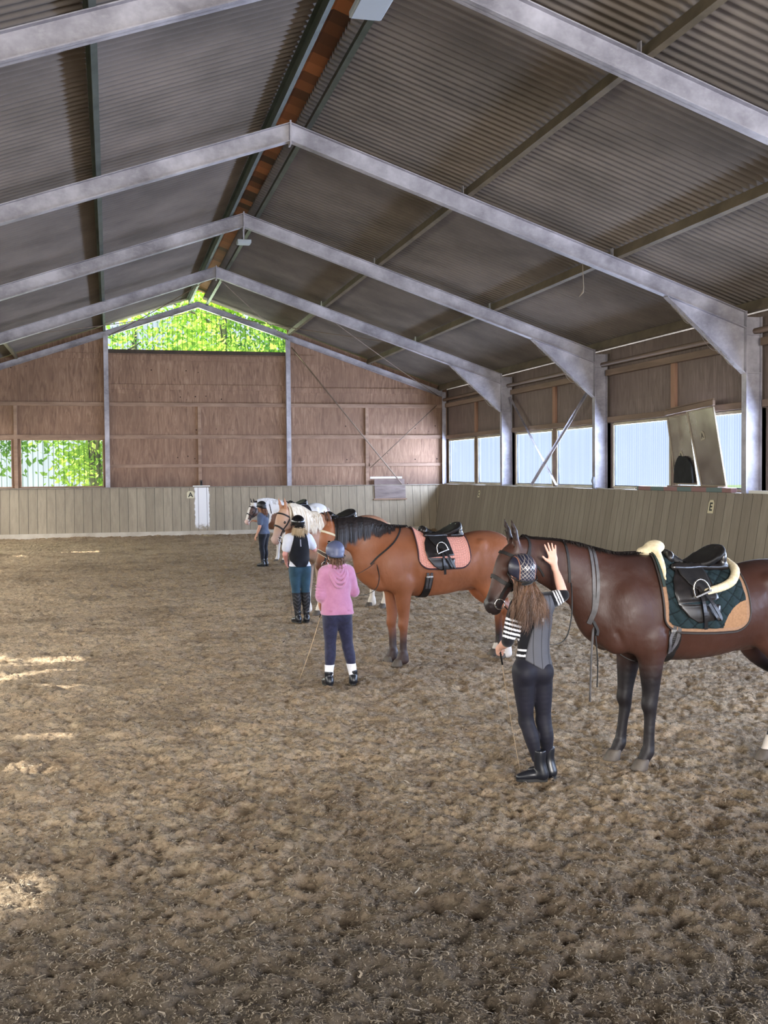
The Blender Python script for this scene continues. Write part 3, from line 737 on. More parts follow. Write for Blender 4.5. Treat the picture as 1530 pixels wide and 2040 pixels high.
_v = Vector((.27, 0, KT)).normalized(); _xa = Vector((0, -1, 0)); _n = _xa.cross(_v)
def kx(z): return XRT - .60 + .27 * z / KT
letter_plate('E', basis(_xa, _v, _n, (kx(1.40) - .006, 19.37, 1.40)), 'cream plate with a black letter E on the right kickboard, nearest letter')
letter_plate('C', basis(_xa, _v, _n, (kx(1.40) - .006, 33.3, 1.40)), 'small cream plate with letter C on the far end of the right kickboard', .17, .22, .18)
_v2 = Vector((0, .24, KT)).normalized(); _x2 = Vector((1, 0, 0)); _n2 = _x2.cross(_v2)
def ky(z): return YG - .42 + .24 * z / KT
letter_plate('A', basis(_x2, _v2, _n2, (2.60, ky(1.40) - .006, 1.40)), 'cream plate with letter A on the far kickboard beside the white splash', .24, .24, .22)

# ---- dispenser above the white splash, hatch in the gable
b = MB(); b.box(2.68, 3.24, YG - .30, YG - .18, KT + .03, KT + .06)
o = b.build('white_shelf', plain('white_paint', lin(230, 230, 224), .5), label='small white shelf bar on top of the far kickboard above the white splash', cat='shelf')
b = MB(); b.box(2.93, 3.0, YG - .19, YG - .12, KT + .05, KT + .24); b.tube([(2.965, YG - .2, KT + .18), (2.965, YG - .26, KT + .12)], .02, 8)
b.build('tap', plain('black_iron', lin(28, 28, 28), .5), label='small black tap fitting standing above the white shelf at far wall', cat='tap')
e = empty('wall_hatch', (9.42, YG - .22, 1.2), label='square weathered wooden hatch in the far gable wall near the right corner', cat='hatch')
b = MB()
b.hexa([(8.90, ky(1.2) - .045, 1.2), (10.0, ky(1.2) - .045, 1.2), (10.0, ky(KT) - .045, KT), (8.90, ky(KT) - .045, KT)], [(8.90, ky(1.2) - .01, 1.2), (10.0, ky(1.2) - .01, 1.2), (10.0, ky(KT) - .01, KT), (8.90, ky(KT) - .01, KT)])
b.build('lower_board', mottled('grey_old_wood', lin(108, 96, 92), lin(134, 120, 114), 2, .85, stretch=(1, 1, 5)), e)
b = MB(); b.box(8.90, 9.98, YG - .19, YG - .14, KT + .035, 1.86); b.build('upper_board', mottled('grey_old_wood_upper', lin(112, 96, 92), lin(130, 114, 108), 2, .85, stretch=(1, 1, 5)), e)
b = MB(); b.box(8.86, 10.04, ky(1.18) - .06, ky(1.18) - .005, 1.15, 1.19); b.build('ledge', TIMBER, e)

# ---- lamps
LG = mottled('grey_lamp_housing', lin(150, 158, 166), lin(172, 180, 188), 3, .5)
def lamp(x, y, z, w, l, label):
    e = empty('hall_lamp', (x, y, z), label=label, cat='lamp')
    b = MB(); b.box(x - w / 2, x + w / 2, y - l / 2, y + l / 2, z, z + .07); b.build('housing', LG, e, bevel=.01)
    b = MB(); b.box(x - w / 2 + .02, x + w / 2 - .02, y - l / 2 + .02, y + l / 2 - .02, z - .008, z); b.build('lens', plain('dull_lens%d' % int(y), lin(164, 172, 182), .4), e)
    b = MB(); b.bar((x, y, z + .07), (x, y, ZA - .28), .03, .03, up=(0, 1, 0)); b.build('bracket', GALV, e)
lamp(2.62, 10.9, 6.76, .34, .9, 'grey box lamp hanging near the ridge at the top edge of the picture')
lamp(2.93, 24.68, 7.13, .30, .3, 'small flat lamp hanging under the peak of the third frame')

# ---- hanging cobwebs
WEB = plain('dusty_cobweb', lin(140, 128, 112), .9)
def web(p, q, n, sag, label, seed):
    """threads sagging between points on the lower edge of a haunch"""
    rnd = random.Random(seed); b = MB(); p = Vector(p); q = Vector(q)
    for i in range(n):
        t0 = rnd.uniform(0, .85); t1 = min(1, t0 + rnd.uniform(.05, .28)); a = p.lerp(q, t0) + Vector((0, rnd.uniform(-.07, .07), 0)); c = p.lerp(q, t1) + Vector((0, rnd.uniform(-.07, .07), 0)); S = sag * rnd.uniform(.15, 1) * (t1 - t0) * 4
        b.tube([a.lerp(c, t) + Vector((0, 0, -S * 4 * t * (1 - t) * (.6 + .4 * t))) for t in [k / 8 for k in range(9)]], [.0015 + .0025 * rnd.random()] * 9, 4)
    b.build('cobweb', WEB, label=label, cat='cobweb', kind='stuff', smooth=True)
for fy, nm, sd in ((18.22, 'second portal frame near the mirrors', 1), (24.72, 'third portal frame on the right', 3), (31.22, 'fourth portal frame on the right', 4)):
    web((9.68, fy, zr(9.68) - .32), (11.15, fy, 3.90), 34, .16, 'dusty cobweb threads drooping from the haunch of the ' + nm, sd)
b = MB(); b.tube([(8.05, 18.2, 5.72), (8.06, 18.2, 5.55), (8.07, 18.2, 5.30), (8.06, 18.2, 5.22), (7.98, 18.2, 5.13)], [.004, .005, .008, .016, .003], 6)
b.build('cobweb', WEB, label='single long hanging cobweb strand ending in a pale hook', cat='cobweb', smooth=True)

# ---- mirrors leaning in the window, striped pole, black patch
def mirrors():
    MIR, nt, bs = new_mat('dusty_mirror')
    f = noise(nt, coords(nt), 1.6, 4, .6)
    nt.links.new(ramp(nt, f, [(0.3, lin(136, 126, 120)), (0.7, lin(158, 148, 144))]), bs.inputs['Base Color']); bs.inputs['Metallic'].default_value = .7
    nt.links.new(ramp(nt, f, [(0.3, (.16, .16, .16, 1)), (0.7, (.30, .30, .30, 1))]), bs.inputs['Roughness'])
    def panel(ya, yb, yc, yd, zb, zt, xb_, xt, label, sheet):
        """ya,yb top ends; yc,yd bottom ends (far, near)"""
        e = empty('mirror', (xb_, (yc + yd) / 2, zb), label=label, cat='mirror')
        A, B, C_, D = Vector((xt, ya, zt - .02)), Vector((xt, yb, zt + .02)), Vector((xb_, yd, zb)), Vector((xb_, yc, zb))
        n = (B - A).cross(C_ - A).normalized(); n = n if n.x < 0 else -n
        b = MB(); b.hexa([A, B, C_, D], [v - n * .012 for v in (A, B, C_, D)]); b.build('mirror_glass', MIR, e)
        b = MB()
        for p, q in ((A, B), (B, C_), (C_, D), (D, A)): b.bar(p + n * .006, q + n * .006, .022, .03, up=n)
        b.build('mirror_frame', sheet, e)
        return e, A, B, C_, D, n
    fr = mottled('dusty_mirror_edge', lin(146, 134, 116), lin(170, 158, 138), 3, .7)
    x0 = XRT - .14
    e1 = panel(21.36, 20.50, 21.18, 20.28, 1.82, 3.22, x0, x0 - .10, 'left dusty mirror leaning before the window, with a black broken patch at its foot', fr)
    e2 = panel(20.44, 19.42, 20.14, 19.22, 1.80, 3.30, x0, x0 - .16, 'right dusty mirror leaning before the window, wider and unbroken', fr)
    # timber across the top of both
    b = MB(); b.bar((x0 - .13, 21.40, 3.30), (x0 - .19, 19.36, 3.40), .05, .10); b.bar((x0 - .13, 21.40, 3.37), (x0 - .19, 19.36, 3.47), .03, .02)
    b.build('mirror_rail', TIMBER_SIDE, label='dusty timber rail across the top of the two leaning mirrors', cat='rail')
    # base blocks
    b = MB(); b.box(x0 - .14, x0 + .08, 19.3, 21.3, KT + .115, 1.79); b.build('plinth', TIMBER_SIDE, label='narrow dusty timber plinth under the two leaning mirrors', cat='plinth')
    rnd = random.Random(5)
    # ragged black patch, added where a mirror piece is missing
    A = [(21.12, 1.84), (21.10, 2.12), (21.05, 2.24), (20.98, 2.34), (20.90, 2.40), (20.78, 2.385), (20.66, 2.39), (20.55, 2.35), (20.45, 2.26), (20.38, 2.12), (20.34, 1.84)]
    b = MB(); n = len(A); X = x0 - .10; b.add([(X, y, z) for y, z in A] + [(X + .05, y, z) for y, z in A], [tuple(range(n)), tuple(range(2 * n - 1, n - 1, -1))] + [((i + 1) % n, i, n + i, n + (i + 1) % n) for i in range(n)])
    b.build('black_patch', mottled('dull_black', lin(12, 12, 14), lin(30, 30, 32), 6, .8), label='ragged black patch for the missing piece at the foot of the left mirror', cat='cover', bevel=.012)
    gp = mottled('reflected_plate', lin(160, 150, 130), lin(176, 166, 146), 3); gi = plain('reflected_ink', lin(92, 86, 76), .7)
    # plates with A, added on the glass in place of reflected letters
    for (ee, fy, fz, sc_) in ((e1, .42, .42, .8), (e2, .42, .66, .8)):
        _, a_, b_, c_, d_, nn = ee
        top = a_.lerp(b_, fy); bot = d_.lerp(c_, fy); o_ = bot.lerp(top, fz) + nn * .004
        yv = (top - bot).normalized(); xv = yv.cross(nn).normalized()
        letter_plate('A', basis(xv, yv, nn, o_), 'added letter A plate imitating a reflection in the %s leaning mirror' % ('left' if ee is e1 else 'right'), .15, .18, .14, gp, gi)
mirrors()
m, nt, bs = new_mat('striped_pole'); tc = nt.nodes.new('ShaderNodeTexCoord'); sx = nt.nodes.new('ShaderNodeSeparateXYZ'); nt.links.new(tc.outputs['Object'], sx.inputs[0])
fr = math_(nt, 'FRACT', math_(nt, 'MULTIPLY_ADD', sx.outputs['Y'], 1 / 1.15, .42)); st = math_(nt, 'GREATER_THAN', fr, .5)
nt.links.new(mixc(nt, st, lin(92, 110, 108), lin(134, 98, 96)), bs.inputs['Base Color']); bs.inputs['Roughness'].default_value = .6
b = MB(); b.box(XRT - .33, XRT - .20, 18.75, 22.6, KT + .036, KT + .125)
b.build('jump_pole', m, label='square jump pole striped dull green and red lying on the right kickboard ledge', cat='pole', bevel=.01)
b = MB(); b.box(XRT - .36, XRT - .31, 14, 18.1, KT + .037, KT + .09); b.build('white_bar', plain('white_bar', lin(214, 212, 204), .5), label='white bar lying on the kickboard ledge at the right edge of the picture', cat='pole')
# cable lying on the ledge and a small tap-like clamp on the third column
b = MB(); pts = [(XRT - .34 + .01 * math.sin(y * 1.7), y, KT + .05 + .012 * math.sin(y * 2.3)) for y in np.arange(22.7, 37.2, .3)]; b.tube(pts, .012, 6)
b.build('cable', plain('pale_cable', lin(170, 164, 152), .6), smooth=True, label='pale cable lying along the top of the right kickboard', cat='cable')
b = MB(); b.tube([(XR_ + 8.22, 24.60, KT + .05), (XR_ + 8.22, 24.60, KT + .14), (XR_ + 8.2, 24.58, KT + .22), (XR_ + 8.22, 24.6, KT + .32)], [.04, .03, .045, .03], 8)
b.build('clamp', plain('grey_clamp', lin(96, 96, 98), .5), smooth=True, label='small grey clamp fitting at the foot of the third column above the kickboard', cat='clamp')

# ================================================================== outside
GR = mottled('sunny_grass', lin(96, 120, 60), lin(150, 160, 100), 0.5, .9, bs=0)
b = MB(); b.box(-90, 90, -60, 140, -.30, -.12); b.build('ground', GR, kind='structure')
b = MB(); b.box(-3.2, -1.4, YG + 1, 60, -.118, -.10); b.build('trim_%d' % 900, mottled('pale_path', lin(224, 214, 190), lin(240, 232, 212), 1, .9, bs=0), kind='structure')
def leaf_mat(name, c1, c2):
    m, nt, b = new_mat(name); out = nt.nodes['Material Output']
    c = ramp(nt, noise(nt, coords(nt), 1.2, 3, .6), [(0.35, c1), (0.65, c2)])
    nt.links.new(c, b.inputs['Base Color']); b.inputs['Roughness'].default_value = .6
    tr = nt.nodes.new('ShaderNodeBsdfTranslucent'); nt.links.new(c, tr.inputs[0])
    mx = nt.nodes.new('ShaderNodeMixShader'); mx.inputs[0].default_value = .45
    nt.links.new(b.outputs[0], mx.inputs[1]); nt.links.new(tr.outputs[0], mx.inputs[2]); nt.links.new(mx.outputs[0], out.inputs[0])
    return m
LEAF_A = leaf_mat('bright_green_leaves', lin(150, 196, 60), lin(222, 240, 120))
LEAF_B = leaf_mat('mid_green_leaves', lin(96, 156, 60), lin(180, 216, 96))
BARK = mottled('grey_bark', lin(104, 96, 80), lin(140, 132, 114), 3, .9, stretch=(1, 1, .3))
def leaves(centers, seed, size, mat, parent, name='crown', keepfn=None):
    rs = np.random.RandomState(seed); P = centers; n = len(P)
    if keepfn is not None: P = P[keepfn(P)]; n = len(P)
    a = rs.normal(size=(n, 3)); a /= np.linalg.norm(a, axis=1)[:, None]; r = rs.normal(size=(n, 3)); bb = np.cross(a, r); bb /= np.linalg.norm(bb, axis=1)[:, None]
    s = (size * (0.6 + .8 * rs.rand(n)))[:, None]
    V = np.stack([P - a * s, P + bb * s * .55, P + a * s, P - bb * s * .55], 1).reshape(-1, 3)
    F = np.arange(n * 4).reshape(-1, 4)
    return mesh_np(name, V, F, mat, parent, smooth=False)
def tree(x, y, h, cr, n, seed, mat, label, base=2.0, tr=.22, group='trees behind the far gable', size=.13, keepfn=None):
    rs = np.random.RandomState(seed)
    e = empty('tree', (x, y, -.12), label=label, cat='tree', group=group)
    b = MB(); b.tube([(x, y, -.2), (x + .1, y, 1.5), (x - .05, y + .1, h * .5), (x, y, h * .8)], [tr * 1.3, tr, tr * .8, tr * .4], 10)
    for k in range(5):
        z = h * (.3 + .1 * k); an = rs.rand() * 6.28
        b.tube([(x, y, z), (x + math.cos(an) * cr * .4, y + math.sin(an) * cr * .3, z + .8), (x + math.cos(an) * cr * .8, y + math.sin(an) * cr * .6, z + 1.4)], [tr * .4, tr * .25, tr * .08], 6)
    b.build('trunk', BARK, e, smooth=True)
    blobs = rs.normal(size=(26, 3)) * [cr * .55, cr * .45, (h - base) * .26] + [x, y, (h + base) / 2]
    idx = rs.randint(0, 26, n); P = blobs[idx] + rs.normal(size=(n, 3)) * cr * .22
    P = P[(P[:, 2] > base - .6)]
    leaves(P, seed + 1, size, mat, e, keepfn=keepfn)
tree(4.8, 47.5, 11.5, 3.4, 8000, 11, LEAF_A, 'bright leafy tree seen through the ribbed gable triangle, left of its trunk gap', 3.2)
tree(9.5, 50.0, 12.0, 3.6, 7000, 12, LEAF_B, 'deeper green leafy tree seen through the right part of the gable triangle', 3.4)
tree(-0.6, 46.0, 8.5, 2.4, 4500, 13, LEAF_A, 'leafy tree with a pale trunk seen through the far left windows, right one', 1.4, .26)
tree(-5.5, 48.0, 8.0, 2.8, 4500, 14, LEAF_B, 'leafy tree seen through the far left windows, beyond the pale path', 1.0)
tree(1.2, 52.0, 11.0, 3.2, 5000, 15, LEAF_B, 'leafy tree farther back seen through the left part of the gable triangle', 2.5)
# trees on the sunny side break the sunlight up into patches
SD = np.array(SUN_DIR)
def gaps(P):
    t = -P[:, 2] / SD[2]; gx = P[:, 0] + SD[0] * t; gy = P[:, 1] + SD[1] * t
    open_ = np.zeros(len(P), bool)
    n1 = vnoise(gx, gy, .55, 301) * .5 + vnoise(gx * .35, gy, .22, 302) * .6
    for (a, c, th) in ((10.4, 13.95, .40), (9.2, 9.9, .50), (8.2, 8.7, .55), (5.5, 6.3, .30), (5.0, 5.3, .5), (29.5, 31.8, .5), (22, 23, .72), (25.8, 26.4, .7)):
        open_ |= (gy > a) & (gy < c) & (n1 > th)
    return ~open_
def hedge(y0, y1, seed, label):
    rs = np.random.RandomState(seed); n = int((y1 - y0) * 1500)
    e = empty('tree', (-10.6, (y0 + y1) / 2, -.12), label=label, cat='tree', group='trees along the sunny side')
    P = np.stack([rs.uniform(-11.6, -9.6, n), rs.uniform(y0, y1, n), rs.uniform(2.2, 7.6, n)], 1)
    leaves(P, seed + 5, .26, LEAF_B, e, keepfn=gaps)
    b = MB(); ym = (y0 + y1) / 2; b.tube([(-10.6, ym, -.2), (-10.5, ym, 3), (-10.6, ym + .1, 6.5)], [.22, .16, .05], 8); b.build('trunk', BARK, e, smooth=True)
yy = -8.0; k = 0
for y0, y1 in zip(np.linspace(-12, 40, 9)[:-1], np.linspace(-12, 40, 9)[1:]):
    hedge(y0, y1, 500 + k, 'dense tree outside the left wall, part of the row that dapples the sun'); k += 1

# ================================================================== organic bodies: smooth unions polygonised with surface nets
class Field:
    def __init__(s, lo, hi, h):
        s.lo = np.array(lo, float); s.h = h; s.n = np.ceil((np.array(hi, float) - s.lo) / h).astype(int) + 1
        s.d = np.full(tuple(s.n), 1.0, np.float32)
    def box(s, lo, hi):
        a = np.clip(np.floor((np.array(lo) - s.lo) / s.h).astype(int), 0, s.n - 1); b = np.clip(np.ceil((np.array(hi) - s.lo) / s.h).astype(int) + 1, 1, s.n)
        if (b <= a).any(): return None
        ax = [s.lo[i] + s.h * np.arange(a[i], b[i]) for i in range(3)]
        return tuple(slice(a[i], b[i]) for i in range(3)), ax[0][:, None, None], ax[1][None, :, None], ax[2][None, None, :]
    def merge(s, sl, d, k, op='u'):
        o = s.d[sl]
        if op == 'u':
            if k > 0:
                hh = np.clip(0.5 + 0.5 * (o - d) / k, 0, 1); s.d[sl] = o + (d - o) * hh - k * hh * (1 - hh)
            else: s.d[sl] = np.minimum(o, d)
        else:  # subtract
            if k > 0:
                hh = np.clip(0.5 - 0.5 * (o + d) / k, 0, 1); s.d[sl] = o + (-d - o) * hh + k * hh * (1 - hh)
            else: s.d[sl] = np.maximum(o, -d)
    def cap(s, a, b, ra, rb, k=.02, q=(1, 1, 1), op='u'):
        """tapering limb from a to b; q squashes the section along x, y, z"""
        a = np.array(a, float); b = np.array(b, float); r = max(ra, rb); qq = np.array(q, float); m = r * np.maximum(qq, 1) + k + 2 * s.h
        t = s.box(np.minimum(a, b) - m, np.maximum(a, b) + m)
        if t is None: return
        sl, X, Y, Z = t; X = (X - a[0]) / qq[0]; Y = (Y - a[1]) / qq[1]; Z = (Z - a[2]) / qq[2]
        v = (b - a) / qq; L = (v @ v) or 1e-9
        u = np.clip((X * v[0] + Y * v[1] + Z * v[2]) / L, 0, 1)
        d = np.sqrt((X - u * v[0]) ** 2 + (Y - u * v[1]) ** 2 + (Z - u * v[2]) ** 2) - (ra + (rb - ra) * u)
        s.merge(sl, (d * min(1.0, min(q))).astype(np.float32) if min(q) < 1 else d.astype(np.float32), k, op)
    def ell(s, c, r, k=.02, rot=None, op='u'):
        c = np.array(c, float); r = np.array(r, float); m = np.max(r) + k + 2 * s.h
        mm = (r + k + 2 * s.h) if rot is None else np.array([m, m, m])
        t = s.box(c - mm, c + mm)
        if t is None: return
        sl, X, Y, Z = t; X = X - c[0]; Y = Y - c[1]; Z = Z - c[2]
        if rot is not None:
            R = np.array(rot); X, Y, Z = (R[0, 0] * X + R[1, 0] * Y + R[2, 0] * Z, R[0, 1] * X + R[1, 1] * Y + R[2, 1] * Z, R[0, 2] * X + R[1, 2] * Y + R[2, 2] * Z)
        k0 = np.sqrt((X / r[0]) ** 2 + (Y / r[1]) ** 2 + (Z / r[2]) ** 2); k1 = np.sqrt((X / r[0] ** 2) ** 2 + (Y / r[1] ** 2) ** 2 + (Z / r[2] ** 2) ** 2) + 1e-9
        s.merge(sl, (k0 * (k0 - 1) / k1).astype(np.float32), k, op)
    def chain(s, pts, k=.02, q=(1, 1, 1), sub=4):
        """pts: (x,y,z,r[,qy]) spline of limbs"""
        P = catmull(np.array([list(p) + [1.0] * (5 - len(p)) for p in pts], float), sub)
        first = True
        tmp = Field.__new__(Field); tmp.lo = s.lo; tmp.h = s.h; tmp.n = s.n
        m = P[:, 3].max() + k + 3 * s.h
        t = s.box(P[:, :3].min(0) - m, P[:, :3].max(0) + m)
        if t is None: return
        sl = t[0]; tmp.d = np.full(tuple(s.n), 1.0, np.float32)
        for a, b in zip(P[:-1], P[1:]):
            tmp.cap(a[:3], b[:3], a[3], b[3], k=.004, q=(q[0], q[1] * (a[4] + b[4]) / 2, q[2]))
        s.merge(sl, tmp.d[sl], k)
    def half(s, c, n):
        """keep the side of the plane the normal points away from"""
        c = np.array(c, float); n = np.array(n, float); n /= np.linalg.norm(n)
        X = (s.lo[0] + s.h * np.arange(s.n[0]))[:, None, None]; Y = (s.lo[1] + s.h * np.arange(s.n[1]))[None, :, None]; Z = (s.lo[2] + s.h * np.arange(s.n[2]))[None, None, :]
        s.d = np.maximum(s.d, ((X - c[0]) * n[0] + (Y - c[1]) * n[1] + (Z - c[2]) * n[2]).astype(np.float32))
    def mesh(s):
        d = s.d; n = d.shape
        sg = d < 0
        c = np.zeros(tuple(k - 1 for k in n), np.uint8)
        cor = [(i, j, k) for i in (0, 1) for j in (0, 1) for k in (0, 1)]
        for i, j, k in cor: c += sg[i:n[0] - 1 + i, j:n[1] - 1 + j, k:n[2] - 1 + k]
        act = (c > 0) & (c < 8); idx = np.full(act.shape, -1, np.int64); I = np.argwhere(act); idx[act] = np.arange(len(I))
        val = {o: d[I[:, 0] + o[0], I[:, 1] + o[1], I[:, 2] + o[2]] for o in cor}
        acc = np.zeros((len(I), 3)); cnt = np.zeros(len(I))
        for a in cor:
            for ax in range(3):
                if a[ax] == 0:
                    b = list(a); b[ax] = 1; b = tuple(b); va, vb = val[a], val[b]; x = (va < 0) != (vb < 0)
                    t = np.where(x, va / np.where(x, va - vb, 1), 0); p = np.array(a, float)[None].repeat(len(I), 0); p[:, ax] += t
                    acc[x] += p[x]; cnt[x] += 1
        V = s.lo + s.h * (I + acc / cnt[:, None])
        F = []
        for ax in range(3):
            u, v = (ax + 1) % 3, (ax + 2) % 3
            sl0 = [slice(None)] * 3; sl1 = [slice(None)] * 3; sl0[ax] = slice(0, n[ax] - 1); sl1[ax] = slice(1, n[ax])
            e = sg[tuple(sl0)] != sg[tuple(sl1)]; E_ = np.argwhere(e); E_ = E_[(E_[:, u] > 0) & (E_[:, v] > 0) & (E_[:, u] < n[u] - 1) & (E_[:, v] < n[v] - 1)]
            q = []
            for du, dv in ((1, 1), (0, 1), (0, 0), (1, 0)):
                p = E_.copy(); p[:, u] -= du; p[:, v] -= dv; q.append(idx[p[:, 0], p[:, 1], p[:, 2]])
            q = np.stack(q, 1); ins = sg[E_[:, 0], E_[:, 1], E_[:, 2]]
            q[~ins] = q[~ins][:, ::-1]; F.append(q)
        F = np.concatenate(F); F = F[(F >= 0).all(1)]
        # relax the net slightly
        for _ in range(2):
            acc = np.zeros_like(V); cnt = np.zeros(len(V))
            for a, b in ((0, 1), (1, 2), (2, 3), (3, 0)):
                for p, q in ((F[:, a], F[:, b]), (F[:, b], F[:, a])):
                    for ax in range(3): acc[:, ax] += np.bincount(p, V[q, ax], len(V))
                    cnt += np.bincount(p, minlength=len(V))
            V = V * .5 + .5 * acc / np.maximum(cnt, 1)[:, None]
        return V, F

def catmull(P, sub=4):
    P = np.asarray(P, float)
    if len(P) < 3 or sub <= 1: return P
    Q = np.vstack([2 * P[0] - P[1], P, 2 * P[-1] - P[-2]]); out = []
    for i in range(1, len(Q) - 2):
        for t in np.linspace(0, 1, sub, endpoint=False):
            out.append(.5 * (2 * Q[i] + (Q[i + 1] - Q[i - 1]) * t + (2 * Q[i - 1] - 5 * Q[i] + 4 * Q[i + 1] - Q[i + 2]) * t * t + (-Q[i - 1] + 3 * Q[i] - 3 * Q[i + 1] + Q[i + 2]) * t ** 3))
    out.append(Q[-2]); return np.array(out)

def smooth01(x, a, b):
    t = np.clip((x - a) / (b - a), 0, 1); return t * t * (3 - 2 * t)
def L3(r, g, b): return np.array(lin(r, g, b)[:3])

# ================================================================== horses (local frame: x forward from between the fore feet, y to its left, z up)
HAIR = {}
def horse_sdf(neck, head, fore, hind, sc_, h, face=None, feather=0):
    """neck: points (x,z,r,lateral ratio); head: the same; lateral offsets bend neck/head sideways"""
    F = Field((-1.75, -.62, -.02), (1.45, .62, 1.98), h)
    # trunk
    T = [(-1.30, 0, 1.13, .17, .95), (-1.16, 0, 1.17, .245, .98), (-.98, 0, 1.155, .275, .98), (-.75, 0, 1.10, .305, .92), (-.50, 0, 1.075, .330, .90), (-.25, 0, 1.085, .345, .80),
         (-.05, 0, 1.12, .345, .66), (.12, 0, 1.13, .315, .62), (.25, 0, 1.09, .235, .75)]
    F.chain(T, k=.05)
    F.ell((-.02, 0, 1.36), (.17, .08, .13), k=.10)          # withers
    F.ell((-1.02, 0, 1.30), (.26, .15, .13), k=.08)         # croup
    for s in (1, -1):
        F.ell((-1.16, s * .12, 1.10), (.22, .13, .26), k=.08)   # haunch
        F.ell((-.97, s * .14, .98), (.14, .10, .20), k=.08)
        F.ell((.10, s * .155, 1.05), (.17, .09, .27), k=.07, rot=[[.94, 0, .34], [0, 1, 0], [-.34, 0, .94]])  # shoulder blade
        F.ell((.24, s * .10, .96), (.10, .085, .14), k=.06)     # breast
        F.ell((-.03, s * .17, .90), (.10, .07, .12), k=.05)     # elbow muscle
        F.cap((-.10, s * .30, 1.30), (-.10, s * .27, .98), .018, .030, k=.05, op='s')     # hollow behind the shoulder
        F.cap((.28, s * .195, .98), (.22, s * .21, .84), .010, .016, k=.03, op='s')
        F.cap((-.88, s * .31, 1.20), (-.84, s * .31, .95), .020, .030, k=.06, op='s')     # flank
        F.cap((-1.08, s * .30, 1.18), (-1.16, s * .28, .86), .010, .014, k=.05, op='s')    # haunch line
        F.ell((-.93, s * .20, 1.30), (.05, .04, .05), k=.05)                               # hip point
    # neck and head
    F.chain([(p[0], p[4] if len(p) > 4 else 0, p[1], p[2], p[3]) for p in neck], k=.09)
    F.chain([(p[0], p[4] if len(p) > 4 else 0, p[1], p[2], p[3]) for p in head], k=.035)
    hd = np.array([[p[0], (p[4] if len(p) > 4 else 0), p[1]] for p in head]); r = np.array([p[2] for p in head])
    ax = hd[-1] - hd[0]; ax /= np.linalg.norm(ax); lat = np.cross([0, 0, 1.0], ax); lat /= np.linalg.norm(lat); up = np.cross(ax, lat)   # up = towards forehead side? fixed below
    if up @ np.array([1, 0, .5]) < 0: up = -up
    def hp(t, u, l): return hd[0] + ax * t + up * u + lat * l
    L = np.linalg.norm(hd[-1] - hd[0])
    for s in (1, -1):
        F.ell(hp(.30 * L, -.045, s * .045), (.100, .052, .100), k=.022)                      # jowl
        F.ell(hp(.36 * L, .045, s * .062), (.034, .022, .030), k=.025)                       # brow
        F.cap(hp(.42 * L, .004, s * .070), hp(.80 * L, .012, s * .050), .013, .008, k=.018)      # cheek ridge
        F.ell(hp(.99 * L, .030, s * .042), (.030, .020, .030), k=.02)                        # nostril flare
        F.ell(hp(1.02 * L, .036, s * .060), (.014, .012, .018), k=.006, op='s')              # nostril
        # ear
        e0 = hp(-.00 * L, .045, s * .052); e1 = e0 + up * .05 + np.array([0, 0, .075]) - ax * .03 + lat * s * .012; e2 = e1 + up * .03 + np.array([0, 0, .06]) - ax * .01
        F.cap(e0, e1, .026, .024, k=.02); F.cap(e1, e2, .024, .005, k=.008)
        F.cap(e0 + up * .022, e1 + up * .020 + lat * s * .004, .008, .012, k=.01, op='s')
    F.ell(hp(1.04 * L, -.035, 0), (.035, .034, .028), k=.03)                                 # chin and lips
    F.cap(hp(1.12 * L, -.012, -.05), hp(1.12 * L, -.012, .05), .004, .004, k=.006, op='s')
    F.ell(hp(.10 * L, .03, 0), (.07, .055, .05), k=.04)
    # fore legs: (x offset, y) of each foot; shoulders fixed
    for s, (fx, fy, kx) in zip((1, -1), fore):
        top = (-.005, s * .155, .93); kn = (kx, s * .145 + (fy - s * .145) * .5, .445); ft = (fx, fy, 0)
        F.chain([(top[0], top[1], top[2], .108), ((top[0] * .6 + kn[0] * .4), (top[1] * .6 + kn[1] * .4), .73, .086), (kn[0] - .004, kn[1], .54, .060), (kn[0] + .006, kn[1], .45, .056), (kn[0], kn[1], .39, .045),
                 (kn[0] * .5 + fx * .5 - .006, (kn[1] + fy) / 2, .26, .037), (fx - .014, fy, .145, .039), (fx - .010, fy, .115, .048), (fx + .020, fy, .062, .042), (fx + .042, fy, .02, .046)], k=.04, q=(1, .92, 1))
        F.ell((kn[0] + .018, kn[1], .455), (.035, .042, .05), k=.02)
        F.cap((fx - .040, fy, .36), (fx - .044, fy, .15), .016, .018, k=.02)
    for s, (fx, fy, hx) in zip((1, -1), hind):
        hy = s * .13 + (fy - s * .13) * .6
        F.chain([(-1.12, s * .14, 1.04, .165), (-1.03, s * .155, .86, .125), (-1.07, s * .15, .73, .090), (hx + .03, hy, .58, .064)], k=.05, q=(1, .85, 1))
        F.chain([(hx + .02, hy, .60, .056), (hx - .015, hy, .52, .060), (hx, hy, .44, .052), (hx * .5 + fx * .5 - .01, (hy + fy) / 2, .28, .041), (fx - .02, fy, .15, .042), (fx - .014, fy, .115, .051), (fx + .018, fy, .06, .043), (fx + .04, fy, .02, .047)], k=.03, q=(1, .9, 1))
        F.cap((hx - .045, hy, .545), (hx - .015, hy, .68), .024, .016, k=.03)
    if feather:
        for fx, fy, _ in list(fore) + list(hind): F.ell((fx - .022, fy, .085), (.058, .052, .070), k=.03); F.ell((fx - .02, fy, .05), (.062, .058, .04), k=.02)
    F.ell((-.86, 0, .83), (.14, .05, .05), k=.05)           # sheath
    V, Q = F.mesh()
    return V, Q, dict(hp=hp, L=L, ax=ax, up=up, lat=lat, hd=hd)

